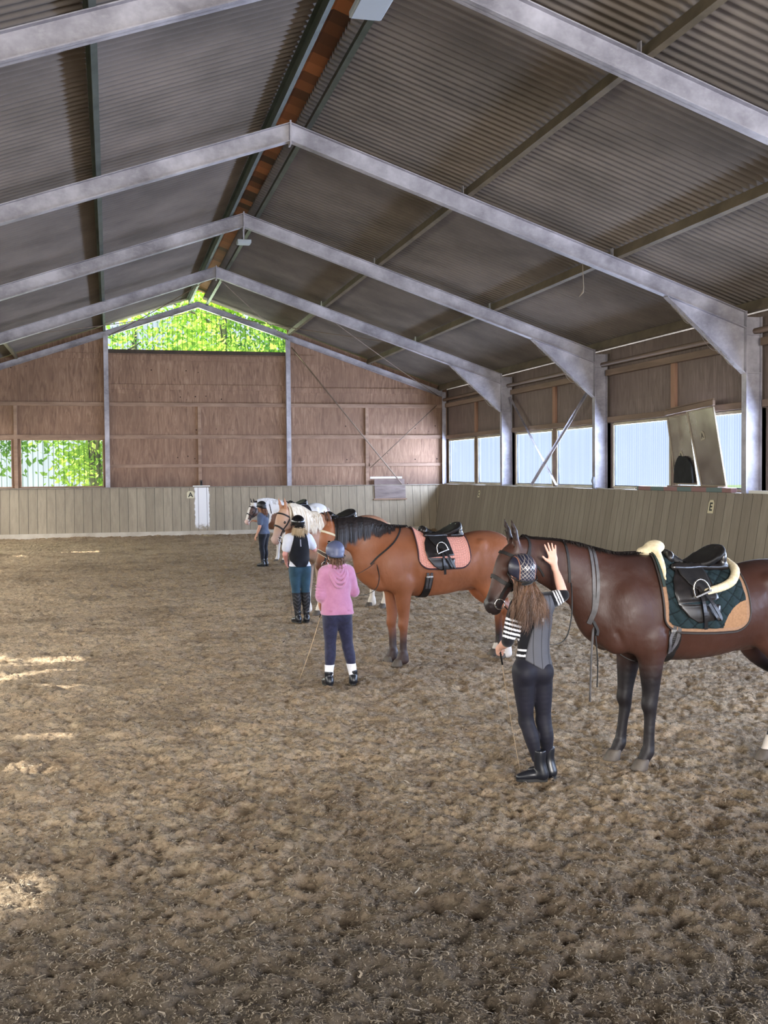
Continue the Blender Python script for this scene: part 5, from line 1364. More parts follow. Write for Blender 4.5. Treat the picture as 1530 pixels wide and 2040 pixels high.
def saddle(he, surf, X, zs, label, group=None, detail=True, girth_x=None, steel=STEEL, looped=False):
    """X: front x of the seat; zs: (pommel, dip, cantle) heights"""
    e = holder('saddle', he, (X - .22, 0, zs[1] - .4), label, 'saddle', group)
    st = [(0.0, zs[0] - .012, .050, .05), (-.035, zs[0], .075, .06), (-.09, zs[0] * .55 + zs[1] * .45, .085, .05), (-.16, zs[1] + .003, .100, .035), (-.23, zs[1], .135, .030), (-.30, zs[1] + .02, .165, .030), (-.37, zs[1] * .4 + zs[2] * .6, .175, .035), (-.43, zs[2], .150, .05), (-.465, zs[2] + .006, .095, .05), (-.475, zs[2] - .005, .05, .03)]
    S = catmull(np.array(st), 4); m = 21; P = np.zeros((len(S), m, 3)); Q = np.zeros((len(S), m, 3))
    for i, (dx, z, w, dr) in enumerate(S):
        for j in range(m):
            t = -1 + 2 * j / (m - 1); y = w * math.sin(t * math.pi / 2 * .98); dip = -.010 * math.cos(t * math.pi) if -.36 < dx < -.1 else 0
            P[i, j] = (X + dx, y, z - dr * abs(t) ** 2.4 + dip); Q[i, j] = (X + dx + .006, y * .86, z - dr * abs(t) ** 2.4 - .032)
    b = MB(); b.slab(P[::-1], Q[::-1]); putl(b, 'seat', LEATHER_M, e, smooth=True)
    F = Field((X - .52, -.3, 1.15), (X + .06, .3, 1.62), .0085)
    for s in (1, -1):
        pts = []
        for dx in (-.01, -.12, -.24, -.36, -.45):
            ph = s * (.38 if dx < -.2 else .44); p = section(surf, X + dx, ph, .034); pts.append((p.x, p.y, p.z, .027))
        F.chain(pts, k=.02)
        F.ell((X - .43, s * .06, (zs[2] + pts[-1][2]) / 2 - .01), (.045, .085, max(.05, (zs[2] - pts[-1][2]) / 2 + .01)), k=.03)
        F.ell((X - .03, s * .05, zs[0] - .06), (.035, .05, .055), k=.03)
    V, Fq = F.mesh(); o = mesh_np('panel', V, Fq, LEATHER, None); o.parent = e; o.matrix_parent_inverse = e_org[e.name]
    for s in (1, -1):
        outl = [(X - .03, 1.42), (X + .035, 1.33), (X + .045, 1.25), (X + .02, 1.16), (X - .04, 1.09), (X - .12, 1.045), (X - .22, 1.05), (X - .275, 1.10), (X - .285, 1.18), (X - .26, 1.28), (X - .25, 1.42)]
        fl = putl(flap_grid(surf, outl, s, .030, .008), 'flap', LEATHER, e, smooth=True)
        o2 = [(X - .02, 1.43), (X - .03, 1.36), (X - .075, 1.30), (X - .13, 1.26), (X - .20, 1.235), (X - .235, 1.25), (X - .245, 1.43)]
        putl(flap_grid(surf, o2, s, .041, .006), 'skirt', LEATHER_M, e, smooth=True)
        # girth straps and girth
        if detail:
            gx = girth_x if girth_x is not None else X - .02
            for dx in (-.022, .022):
                g = strap(surf, [(gx + dx, s * .30, 1.02), (gx + dx * .9, s * .29, .94), (gx + dx * .8, s * .25, .82)], .026, .006, .012, 5)
                putl(g, 'billet_strap', LEATHER_G, e)
            # stirrup leather and run-up iron
            xs = X - .13
            r = lambda x, z, o_: (lambda q: q[0] + Vector((0, s * o_, 0)))(surf.ray((x, s * 1.2, z), (0, -s, 0)) or (Vector((x, s * .2, z)), None))
            top, mid, low = r(xs, 1.38, .062), r(xs - .01, 1.24, .060), r(xs - .03, 1.00, .054)
            P_ = [tuple(top), tuple(mid), tuple(r(xs - .02, 1.12, .056)), tuple(low)]
            lt = putl(ribbon(P_, .026, .005, (1, 0, 0)), 'stirrup_leather', LEATHER, e)
            P_ = [tuple(r(xs - .04, 1.25, .066)), tuple(r(xs - .09, 1.17, .058)), tuple(r(xs - .135, 1.09, .056)), tuple(r(xs - .13, 1.065, .06)), tuple(r(xs - .105, 1.085, .066)), tuple(r(xs - .05, 1.18, .066))]
            putl(ribbon(P_, .022, .005, (1, 0, 0)), 'stirrup_leather', LEATHER, e)
            c = r(xs - .005, 1.27, .078); b = MB(); A = []
            for k in range(15):
                t = math.pi * k / 14; A.append(c + Vector((.062 * math.cos(t), s * .004, -.02 + .105 * math.sin(t) ** .8)))
            ro = Matrix.Rotation(s * .35, 3, 'Y'); A = [c + ro @ (a - c) for a in A]
            b.tube(A, .0068, 8); d0, d1 = A[0], A[-1]
            b.bar(d0 + (d0 - d1) * .04, d1 - (d0 - d1) * .04, .040, .014, up=(0, 0, 1)); putl(b, 'stirrup_iron', steel, e, smooth=False, bevel=.002)
    return e

def girth(he, surf, gx, label, group=None):
    e = holder('girth', he, (gx, 0, .75), label, 'girth', group)
    pts = []
    for k in range(19):
        ph = math.radians(118 + 124 * k / 18); p = section(surf, gx, ph, .004); pts.append((p.x, p.y, p.z))
    putl(strap(surf, pts, .085, .012, .004, 3), 'girth_band', LEATHER_M, e)
    for s in (1, -1):
        p = section(surf, gx, math.radians(117) * s, .016); b = MB(); b.box(p.x - .04, p.x + .04, p.y - .004, p.y + .006, p.z - .012, p.z + .012); putl(b, 'buckle', STEEL, e, bevel=.003)
    return e

def bridle(he, surf, I, label, rein_paths, mat=LEATHER_M, nose=None, brow=None, noset=.66, thr=True, group=None):
    hp, L = I['hp'], I['L']; e = holder('bridle', he, tuple(hp(.5 * L, 0, 0)), label, 'bridle', group)
    for s in (1, -1):
        c = strap(surf, [hp(.92 * L, -.01, s * .09), hp(.7 * L, -.01, s * .10), hp(.45 * L, -.015, s * .12), hp(.2 * L, -.02, s * .12), hp(.04 * L, -.035, s * .11), hp(-.14 * L, -.02, s * .07), hp(-.2 * L, .0, 0)], .020, .005, .003, 6)
        putl(c, 'cheekpiece', mat, e)
        if thr:
            c = strap(surf, [hp(-.14 * L, -.02, s * .06), hp(.02 * L, -.06, s * .12), hp(.10 * L, -.14, s * .10), hp(.14 * L, -.22, s * .02)], .014, .004, .005, 6)
            putl(c, 'throatlash', mat, e)
        # bit ring
        c0 = surf.snap(hp(.93 * L, -.02, s * .08), .010)[0]; b = MB(); ax_, up_ = Vector(I['ax']), Vector(I['up'])
        b.tube([c0 + (ax_ * math.cos(t) + up_ * math.sin(t)) * .036 for t in [2 * math.pi * k / 16 for k in range(17)]], .0038, 6, cap=False); putl(b, 'bit_ring', STEEL, e, smooth=True)
    b = strap(surf, [hp(.13 * L, -.03, .12), hp(.14 * L, .06, .10), hp(.15 * L, .14, .03), hp(.15 * L, .14, -.03), hp(.14 * L, .06, -.10), hp(.13 * L, -.03, -.12)], .022, .006, .005, 6); putl(b, 'browband', brow or mat, e)
    c = [(math.cos(t), math.sin(t)) for t in [2 * math.pi * k / 14 for k in range(15)]]
    b = strap(surf, [hp((noset - .03 * u_) * L, .14 * u_, .13 * v_) for u_, v_ in c], .026, .006, .004, 4); nb = putl(b, 'noseband', nose or mat, e)
    if nose is not None:
        for o_ in (-.017, .017):
            b = strap(surf, [hp((noset - .03 * u_) * L + o_, .14 * u_, .13 * v_) for u_, v_ in c], .006, .009, .004, 4); putl(b, 'noseband_piping', PALE_L, e, parent=nb)
    for pts, w, free in rein_paths:
        b = ribbon(pts, w, .005, (0, 1, .2)) if free else strap(surf, pts, w, .005, .005, 6)
        putl(b, 'rein', mat, e)
    return e

# ---- horse 1
saddle_pad(e1, s1, -.045, -.71, .965, 'dark green quilted saddle pad with tan binding and a tan corner patch', 'green')
saddle(e1, s1, -.17, (1.545, 1.458, 1.565), 'black leather dressage saddle on cream fleece, on the nearest dark bay horse', girth_x=-.13)
girth(e1, s1, -.14, 'black girth buckled under the belly of the nearest dark bay horse')
def fleece_pad():
    e = holder('fleece_half_pad', e1, (-.4, 0, 1.2), 'cream sheepskin half pad showing in front of and behind the near saddle', 'half pad')
    F = Field((-.80, -.34, 1.15), (.08, .34, 1.66), .008)
    for s in (1, -1):
        F.chain([tuple(section(s1, -.36, s * 1.12, .030)) + (.026,), tuple(section(s1, -.50, s * 1.02, .034)) + (.030,), tuple(section(s1, -.60, s * .86, .036)) + (.032,), tuple(section(s1, -.675, s * .52, .036)) + (.032,), tuple(section(s1, -.70, s * .02, .036)) + (.032,)], k=.012)
        F.chain([tuple(section(s1, -.09, s * .12, .04)) + (.034,), tuple(section(s1, -.09, s * .40, .026)) + (.024,), tuple(section(s1, -.09, s * .60, .016)) + (.014,), tuple(section(s1, -.09, s * .74, .012)) + (.010,)], k=.012)
    F.ell((-.115, 0, 1.565), (.070, .075, .050), k=.03); F.ell((-.05, 0, 1.535), (.075, .06, .035), k=.03)
    V, Fq = F.mesh(); o = mesh_np('fleece', V, Fq, FLEECE, None); o.parent = e; o.matrix_parent_inverse = e_org[e.name]
    b = strap(s1, [tuple(section(s1, -.06, t, .03)) for t in (-.9, -.5, -.2, 0, .2, .5, .9)], .02, .006, .012, 5, snap=False); putl(b, 'edge_binding', plain('dark_green_binding', lin(34, 50, 46), .7), e)
fleece_pad()
bridle(e1, s1, i1, 'dark leather bridle with long thin reins on the nearest dark bay horse',
       [([(.60, .02, 1.70), (.60, .10, 1.60), (.60, .14, 1.46), (.60, .13, 1.33)], .017, False),
        ([(.60, .125, 1.34), (.605, .15, 1.24), (.62, .17, 1.10), (.68, .20, .96), (.80, .20, .93), (.93, .17, 1.02), (1.08, .08, 1.19)], .013, True)], noset=.62)
e = holder('neck_strap', e1, (.42, 0, 1.1), 'double leather strap around the neck of the nearest horse with long hanging ends', 'strap')
for dx in (0, .030):
    putl(strap(s1, [(.375 + dx, .0, 1.64), (.385 + dx, .08, 1.55), (.39 + dx, .13, 1.42), (.395 + dx, .13, 1.28), (.40 + dx * .6, .11, 1.15), (.40 + dx * .4, .05, 1.06)], .022, .006, .005, 6), 'strap', LEATHER_G, e)
putl(ribbon([(.42, .07, 1.10), (.425, .10, 1.06), (.40, .11, 1.0), (.41, .12, .96)], .045, .02), 'strap_knot', LEATHER_M, e)
putl(ribbon([(.42, .10, 1.02), (.44, .13, .94), (.455, .14, .82), (.46, .14, .66), (.465, .14, .50)], .022, .005), 'strap_end', LEATHER_G, e)
putl(ribbon([(.41, .10, 1.02), (.41, .13, .90), (.405, .14, .76), (.41, .14, .60)], .012, .005), 'strap_end', LEATHER_M, e)
putl(ribbon([(.40, .06, 1.06), (.34, .05, .97), (.25, .04, .86), (.10, .05, .76), (-.10, .06, .735)], .02, .006), 'strap_loop', LEATHER_M, e)
# ---- horse 2
saddle_pad(e2, s2, -.15, -.76, 1.06, 'pink square-stitched saddle pad with dark piping on the bright bay horse', 'pink')
saddle(e2, s2, -.27, (1.52, 1.447, 1.548), 'black leather saddle on the pink pad of the bright bay horse', girth_x=-.27)
girth(e2, s2, -.27, 'black girth under the bright bay horse with grey strap ends hanging')
bridle(e2, s2, i2, 'dark bridle with pale-edged noseband on the bright bay horse behind pink hoodie',
       [([(-.02, .0, 1.60), (-.01, .08, 1.50), (.06, .16, 1.40), (.16, .16, 1.28), (.27, .13, 1.18), (.34, .10, 1.12)], .018, False),
        ([(.32, .17, 1.14), (.42, .20, 1.08), (.55, .19, 1.03), (.70, .14, 1.08), (.84, .08, 1.13)], .016, True),
        ([(.30, .18, 1.12), (.29, .23, .98), (.33, .22, .86), (.46, .20, .80), (.60, .16, .84), (.80, .08, 1.08)], .016, True)], nose=BROWN_L, brow=PALE_L, noset=.72)
# ---- horses 3 and 4
saddle_pad(e3, s3, -.15, -.74, 1.06, 'dark saddle pad on the light brown cream-maned horse', 'dark')
saddle(e3, s3, -.25, (1.53, 1.46, 1.55), 'black saddle on the light brown cream-maned horse, mostly hidden', detail=False)
bridle(e3, s3, i3, 'black bridle on the light brown horse with cream mane',
       [([(.36, .05, 1.66), (.34, .14, 1.55), (.32, .19, 1.40), (.30, .18, 1.25), (.28, .14, 1.12)], .018, False), ([(.29, .16, 1.14), (.45, .24, 1.0), (.65, .30, .96), (.84, .30, 1.16)], .016, True)], noset=.62)
saddle_pad(e4, s4, -.15, -.74, 1.10, 'dark saddle pad on the small white and brown horse', 'dark')
saddle(e4, s4, -.25, (1.53, 1.46, 1.55), 'black saddle on the small white and brown patched horse', detail=False)
bridle(e4, s4, i4, 'black bridle on the small white and brown patched horse',
       [([(.44, 0, 1.62), (.43, .10, 1.52), (.40, .13, 1.36), (.38, .12, 1.22)], .018, False)], noset=.62)

# ================================================================== people (local frame: x right, y forward, z up)
SKIN = None
def skin_mat():
    m, nt, b = new_mat('skin')
    a = nt.nodes.new('ShaderNodeAttribute'); a.attribute_name = 'Col'
    c = mixc(nt, .12, a.outputs['Color'], ramp(nt, noise(nt, coords(nt), 25, 4), [(0.3, (.3, .3, .3, 1)), (0.7, (.7, .7, .7, 1))]), 'OVERLAY')
    nt.links.new(c, b.inputs['Base Color']); b.inputs['Roughness'].default_value = .5
    b.inputs['Subsurface Weight'].default_value = .08; b.inputs['Subsurface Radius'].default_value = (.01, .004, .002)
    return m
SKIN = skin_mat()
def A3(*p): return np.array(p, float)
def unit(v): v = np.array(v, float); return v / (np.linalg.norm(v) + 1e-9)

def limb_mus(F, a, b, r0, r1, bulge, inf=0.0, k=.015, t0=0.0, t1=1.0):
    a, b = A3(*a), A3(*b); pts = []
    for t in np.linspace(t0, t1, 6):
        r = r0 + (r1 - r0) * t + bulge * math.sin(math.pi * min(max(t * 1.25, 0), 1)); p = a + (b - a) * t; pts.append((*p, r + inf))
    F.chain(pts, k=k, sub=2)

def torso(F, J, W, inf=0.0, z0=-9, flat=.66, butt=1.0):
    pel = (A3(*J['hipL']) + A3(*J['hipR'])) / 2; sh = (A3(*J['shL']) + A3(*J['shR'])) / 2; wa = A3(*J['waist']); ch = wa * .38 + sh * .62
    q = (1, flat, 1)
    F.cap((pel[0] - .035, pel[1], pel[2]), (pel[0] + .035, pel[1], pel[2]), .095 * W + inf * butt, .095 * W + inf * butt, k=.03, q=(1, .86, 1))
    F.chain([(pel[0], pel[1], pel[2] + .03, .120 * W + inf), (wa[0], wa[1], wa[2] + .02, .106 * W + inf), (wa[0] * .7 + sh[0] * .3, wa[1] * .7 + sh[1] * .3, wa[2] * .7 + sh[2] * .3, .110 * W + inf), (ch[0], ch[1], ch[2], .128 * W + inf), (sh[0], sh[1], sh[2] - .05, .122 * W + inf)], k=.05, q=q)
    F.cap(A3(*J['shL']) * .78 + sh * .22, A3(*J['shR']) * .78 + sh * .22, .052 * W + inf, .052 * W + inf, k=.05)
    for s, n in ((-1, 'hipL'), (1, 'hipR')):
        F.ell(A3(*J[n]) + A3(s * .002, -.040 * butt, -.012), (.066 * W + inf * butt, .062 * W + inf * butt, .078 * W + inf * butt), k=.03)

def legs(F, J, W, inf=0.0, z1=None, loose=0.0, only='LR'):
    for s, n in ((-1, 'L'), (1, 'R')):
        if n not in only: continue
        h, kn, an = A3(*J['hip' + n]), A3(*J['kn' + n]), A3(*J['an' + n])
        limb_mus(F, h + A3(0, 0, -.0), kn, .080 * W, .050 * W, .004, inf, k=.02)
        F.ell(kn + A3(0, .012, 0), (.045 * W + inf, .045 * W + inf, .055), k=.02)
        c = kn * .68 + an * .32 + A3(0, -.014, 0)
        F.chain([(*kn, .050 * W + inf), (*c, .053 * W + inf), (*(kn * .3 + an * .7), .037 * W + inf), (*an, .033 * W + inf)], k=.02)

def arm(F, J, n, W, inf=0.0, k=.02, up=(0, 1), lo=None):
    sh, el, wr = A3(*J['sh' + n]), A3(*J['el' + n]), A3(*J['wr' + n])
    if up: limb_mus(F, sh, el, .044 * W, .033 * W, .004, inf, k, *up)
    if lo: limb_mus(F, el, wr, .035 * W, .021 * W, .005, inf, k, *lo)

def hand(F, wr, d, nrm, side, curl=.35, spread=.10, s=1.0, thumb=.8):
    """d: pointing direction of the palm; nrm: out of the back of the hand; side: +1 right hand"""
    d = unit(d); nrm = unit(np.array(nrm) - d * (np.array(nrm) @ d)); lat = -np.cross(d, nrm) * side   # towards the thumb
    w = A3(*wr); pc = w + d * .045 * s
    R = np.stack([lat, d, nrm], 1)
    F.ell(pc, (.036 * s, .050 * s, .0135 * s), k=.014, rot=R)
    F.cap(w - d * .02, w + d * .03 * s, .0205 * s, .019 * s, k=.015)
    for i, (o, L) in enumerate(((.027, .064), (.009, .072), (-.009, .067), (-.026, .052))):
        b = w + d * .082 * s + lat * o * s; a = math.copysign(1, o) * spread * (abs(o) / .027); dr = unit(d + lat * a)
        p = b - dr * .012; ang = 0.0
        for j, fr in enumerate((.42, .32, .26)):
            ang += curl * (1.0 + .25 * i * .5) * (.7 if j == 0 else 1.0)
            dd = dr * math.cos(ang) - nrm * math.sin(ang); q = p + dd * (L * fr * s + (.012 if j == 0 else 0))
            F.cap(p, q, (.0088 - .0009 * j) * s, (.0080 - .0009 * j) * s, k=.003); p = q
    b = w + d * .022 * s + lat * .024 * s - nrm * .004; dr = unit(d * .75 + lat * thumb - nrm * curl * .6)
    F.cap(b, b + dr * .036 * s, .0125 * s, .0100 * s, k=.012); m = b + dr * .036 * s; dr2 = unit(dr + d * .35 - nrm * curl * .4)
    F.cap(m, m + dr2 * .030 * s, .0100 * s, .0078 * s, k=.003)
    return w + d * .07 * s - nrm * .022 * s

class Head:
    def __init__(s, c, yaw, pitch=0.0, sc=1.0, roll=0.0):
        s.c = A3(*c); s.s = sc
        s.f = A3(-math.sin(yaw) * math.cos(pitch), math.cos(yaw) * math.cos(pitch), math.sin(pitch)); s.r = A3(math.cos(yaw), math.sin(yaw), 0)
        s.u = np.cross(s.r, s.f); s.r, s.u = s.r * math.cos(roll) + s.u * math.sin(roll), s.u * math.cos(roll) - s.r * math.sin(roll)
    def p(s, x, y, z): return s.c + (s.r * x + s.f * y + s.u * z) * s.s
    def R(s): return np.stack([s.r, s.f, s.u], 1)
    def body(h, F):
        s = h.s; R = h.R()
        F.ell(h.p(0, -.008, .030), (.072 * s, .090 * s, .082 * s), k=.02, rot=R)
        F.ell(h.p(0, .022, -.030), (.056 * s, .062 * s, .078 * s), k=.03, rot=R)
        F.ell(h.p(0, .055, -.085), (.024 * s, .022 * s, .018 * s), k=.02, rot=R)      # chin
        F.cap(h.p(-.04, .0, -.06), h.p(-.012, .058, -.085), .016 * s, .013 * s, k=.02); F.cap(h.p(.04, .0, -.06), h.p(.012, .058, -.085), .016 * s, .013 * s, k=.02)
        for q in (-1, 1):
            F.ell(h.p(q * .031, .079, .004), (.015 * s, .012 * s, .010 * s), k=.014, rot=R, op='s')    # eye sockets
            F.ell(h.p(q * .038, .062, -.028), (.020 * s, .018 * s, .018 * s), k=.02, rot=R)            # cheeks
            F.cap(h.p(q * .016, .085, .022), h.p(q * .044, .072, .022), .007 * s, .006 * s, k=.012)    # brows
            F.ell(h.p(q * .074, -.006, -.008), (.008 * s, .018 * s, .030 * s), k=.008, rot=R); F.ell(h.p(q * .082, -.002, -.004), (.004 * s, .009 * s, .017 * s), k=.005, rot=R, op='s')
            F.ell(h.p(q * .009, .096, -.026), (.007 * s, .008 * s, .006 * s), k=.008, rot=R)
        F.cap(h.p(0, .086, .008), h.p(0, .104, -.022), .0075 * s, .0095 * s, k=.010)                  # nose
        F.cap(h.p(-.016, .078, -.050), h.p(.016, .078, -.050), .006 * s, .006 * s, k=.008); F.cap(h.p(-.013, .078, -.058), h.p(.013, .078, -.058), .0065 * s, .0065 * s, k=.006)
        F.cap(h.p(-.018, .088, -.0535), h.p(.018, .088, -.0535), .0015, .0015, k=.003, op='s')

def field_for(pts, pad, h): P = np.array(pts); return Field(P.min(0) - pad, P.max(0) + pad, h)
def cloth(name, F, mat, e, colfn=None, **t):
    V, Q = F.mesh(); c = colfn(V) if colfn else None
    o = mesh_np(name, V, Q, mat, None, col=c, **t); o.parent = e; return o, V, Q

def fabric(name, c1, c2, scale=8, rough=.85, wr=0.0, wst=(1, 1, 1), sheen=.2, spec=.2, wd=.004):
    m, nt, b = new_mat(name)
    nt.links.new(ramp(nt, noise(nt, coords(nt), scale, 4, .6), [(0.35, c1), (0.65, c2)]), b.inputs['Base Color'])
    b.inputs['Roughness'].default_value = rough; b.inputs['Sheen Weight'].default_value = sheen; b.inputs['Specular IOR Level'].default_value = spec
    hgt = noise(nt, coords(nt, (120, 120, 120)), 3, 2)
    if wr: hgt = math_(nt, 'ADD', math_(nt, 'MULTIPLY', hgt, .08), math_(nt, 'MULTIPLY', noise(nt, coords(nt, wst), 6, 3, .5, .8), wr * 3))
    bump(nt, b, hgt, .6 if wr else .3, wd)
    return m

def boots(F, J, inf=0.0, top=.24, toes=None, only='LR'):
    for n in only:
        an = A3(*J['an' + n]); t = unit(toes[n]) if toes else A3(0, 1, 0); t = A3(t[0], t[1], 0); base = A3(an[0], an[1], 0)
        F.chain([(an[0], an[1], top, .044 + inf), (an[0], an[1], top * .55 + .02, .040 + inf), (*(base - t * .012 + A3(0, 0, .070)), .043 + inf), (*(base - t * .022 + A3(0, 0, .045)), .040 + inf)], k=.02)
        F.chain([(*(base - t * .020 + A3(0, 0, .040)), .035 + inf), (*(base + t * .05 + A3(0, 0, .044)), .036 + inf), (*(base + t * .105 + A3(0, 0, .034)), .031 + inf), (*(base + t * .14 + A3(0, 0, .028)), .024 + inf)], k=.02)
def two_boots(e, J, toes, top, cut, h, mat):
    for n in 'LR':
        F = field_for([J['an' + n]], .26, h); F.lo[2] = -.005; boots(F, J, 0, top, toes, n); F.half((0, 0, cut), (0, 0, 1)); F.half((0, 0, .008), (0, 0, -1))
        bt, _, _ = cloth('ankle_boot', F, mat, e)
        an = A3(*J['an' + n]); t = unit(toes[n]); t = A3(t[0], t[1], 0); r = A3(t[1], -t[0], 0); b = MB(); v = []
        out = [(-.055, 0), (-.050, .022), (-.02, .030), (.04, .029), (.08, .034), (.12, .031), (.150, .018), (.162, 0)]
        ring = [(a, w) for a, w in out] + [(a, -w) for a, w in out[-2:0:-1]]
        for z in (0, .020):
            for a, w in ring: v.append(A3(an[0], an[1], z) + t * a + r * w)
        m = len(ring); b.add(v, [tuple(range(m - 1, -1, -1)), tuple(range(m, 2 * m))] + [(i, (i + 1) % m, m + (i + 1) % m, m + i) for i in range(m)])
        o = b.build('boot_sole', SOLE, None); o.parent = bt

def helmet(e, H, mat, h=.006, peak=.05, w=1.0, brim_mat=None, extra=None, tilt=.0):
    s = H.s; R = H.R(); F = Field(H.c - .20, H.c + .20, h)
    F.ell(H.p(0, -.010, .038), (.093 * s * w, .116 * s * w, .100 * s), k=0, rot=R)
    F.half(H.p(0, .0, -.010), -H.u + H.f * .26)
    G = F.d.copy(); F.d[:] = 1.0
    F.ell(H.p(0, -.010, .036), (.084 * s * w, .106 * s * w, .090 * s), k=0, rot=R); inner = F.d.copy(); F.d = np.maximum(G, -inner)
    # rear shell drops to the nape
    F.ell(H.p(0, -.084, -.022), (.060 * s, .034 * s, .034 * s), k=.03, rot=R)
    F.ell(H.p(0, .105, .012), (.058 * s, peak * s, .007 * s), k=.014, rot=R)
    F.ell(H.p(0, -.100, -.066), (.034 * s, .05 * s, .022 * s), k=.012, rot=R, op='s')
    V, Q = F.mesh(); o = mesh_np('helmet', V, Q, mat, None); o.parent = e
    b = MB(); c = [H.p(.094 * s * w * math.sin(t), -.010 + .118 * w * math.cos(t), -.010 + .26 * (-.010 + .118 * w * math.cos(t))) for t in [2 * math.pi * k / 28 for k in range(29)]]
    b.tube(c, .0045, 6, cap=False); q = b.build('helmet_rim', brim_mat or plain('black_rim', lin(20, 20, 22), .6), None, smooth=True); q.parent = o
    b = MB()
    for sd in (-1, 1): b.tube([H.p(sd * .084, .01, .01), H.p(sd * .076, .02, -.04), H.p(sd * .045, .03, -.088), H.p(0, .035, -.104)], .005, 6)
    q = b.build('chin_strap', plain('black_strap', lin(20, 20, 22), .7), None, smooth=True); q.parent = o
    return o

def hair(e, H, mat, n, L, wave, seed, r0=.0028, fan=.10, name='hair', back=-.07, drift=(0, 0, 0), zst=-.02, end=.02, wid=.07, body=None, surf=None):
    rnd = random.Random(seed); paths = []; CL = [(rnd.uniform(16, 26), rnd.uniform(0, 6.28), rnd.uniform(.6, 1.3), rnd.gauss(0, fan), rnd.uniform(.75, 1.1)) for _ in range(41)]
    for i in range(n):
        a = rnd.uniform(-1, 1); cl = CL[int((a + 1) * 20)]; root = Vector(H.p(wid * math.sin(a * 1.5), back * math.cos(a * 1.35) , zst + rnd.uniform(-.02, .02)))
        l = L * rnd.uniform(.6, 1.05); f1, ph, am = cl[0] + rnd.gauss(0, .8), cl[1] + rnd.gauss(0, .35), wave * cl[2]; l *= cl[4]; tx = cl[3] + rnd.gauss(0, fan * .25) + a * fan * .8; pts = []
        cx = (int((a + 1) * 20) + .5) / 20 - 1 + rnd.gauss(0, .03)
        for k in range(14):
            t = k / 13; z = -l * t
            p = root + Vector(H.r) * (tx * t * .30 - (a - cx) * wid * t + am * math.sin(f1 * t * l + ph)) + Vector(H.f) * (-(.035 + .03 * rnd.random()) * math.sin(t * 2.2) + am * .7 * math.cos(f1 * t * l + ph)) + Vector((0, 0, z)) + Vector(drift) * (t * l)
            if surf is not None:
                c, nn = surf.snap(p)
                if (p - c).dot(nn) < .010: p = c + nn * (.010 + .014 * rnd.random())
            pts.append(p)
        paths.append(pts)
    o = strands(paths, r0, seed, n=4).build(name, mat, None, smooth=True); o.parent = e; return o

def eyes(e, H):
    for q in (-1, 1):
        for nm, r, dy, m in (('eyeball', .0105, .0, EYEW), ('iris', .0055, .0068, EYEM)):
            c = H.p(q * .031, .068 + dy, .004); b = MB(); b.lathe([(r * math.sin(math.pi * k / 8) + 1e-5, -r * math.cos(math.pi * k / 8)) for k in range(9)], c, 12); o = b.build(nm, m, None, smooth=True); o.parent = e
EYEW = plain('eye_white', lin(232, 228, 222), .2)

def body_mesh(e, J, H, W, h, hands, skin, neckr=.045):
    pts = [J[k] for k in J] + [H.c]; F = field_for(pts, .17, h); F.lo[2] = -.01
    torso(F, J, W, -.006); legs(F, J, W, -.006)
    sh = (A3(*J['shL']) + A3(*J['shR'])) / 2
    F.cap(sh + A3(0, 0, -.02), H.p(0, -.015, -.06), neckr * 1.1, neckr * .92, k=.035)
    H.body(F)
    for n in 'LR': arm(F, J, n, W, 0, .02, (0, 1), (0, 1))
    for n in 'LR':
        an = A3(*J['an' + n]); F.cap(an, A3(an[0], an[1], .04), .03, .03, k=.02)
    grips = {}
    for n, (d, nr, cu, sp, sc2, th) in hands.items(): grips[n] = hand(F, J['wr' + n], d, nr, 1 if n == 'R' else -1, cu, sp, sc2, th)
    V, Q = F.mesh(); c = np.repeat(skin[None], len(V), 0)
    lips = np.linalg.norm((V - H.p(0, .084, -.053)) * [1, 1, 2], axis=1) < .020 * H.s; c = np.where(lips[:, None], skin * np.array([.85, .55, .55]), c)
    for q in (-1, 1):
        br = np.linalg.norm((V - H.p(q * .031, .082, .026)) * [.7, 1, 2.4], axis=1) < .013; c = np.where(br[:, None], skin * .3, c)
    o = mesh_np('body', V, Q, SKIN, None, col=c); o.parent = e
    eyes(e, H)
    return o, Surf(V, Q), grips

def person_empty(loc, rz, label): return empty('person', loc, rz, label, 'person')
def whip(loc0, loc1, label, mat, r=.004, bend=.03):
    b = MB(); p, q = Vector(loc0), Vector(loc1); b.tube([p.lerp(q, t) + Vector((0, 0, -bend * math.sin(math.pi * t))) for t in [k / 10 for k in range(11)]], [r * (1 - .6 * k / 10) for k in range(11)], 6)
    h_ = (p - q).normalized(); b2 = MB(); b2.tube([p + h_ * .10, p + h_ * .12, p - h_ * .10], [.007, .008, .0065], 8)
    e = empty('riding_whip', tuple(q), 0, label, 'whip'); bpy.context.view_layer.update()
    o = b.build('shaft', mat, None, smooth=True); o.parent = e; o.matrix_parent_inverse = e.matrix_world.inverted()
    o = b2.build('handle', LEATHER_M, None, smooth=True); o.parent = e; o.matrix_parent_inverse = e.matrix_world.inverted()
    return e
def toworld(e, p): bpy.context.view_layer.update(); return e.matrix_world @ Vector(p)

BLACK_RUB = plain('black_boot_leather', lin(22, 24, 30), .32); SOLE = plain('black_sole', lin(18, 18, 18), .7)
WHIPM = plain('pale_whip', lin(176, 150, 118), .6); WHIPB = plain('brown_whip', lin(150, 108, 78), .6)

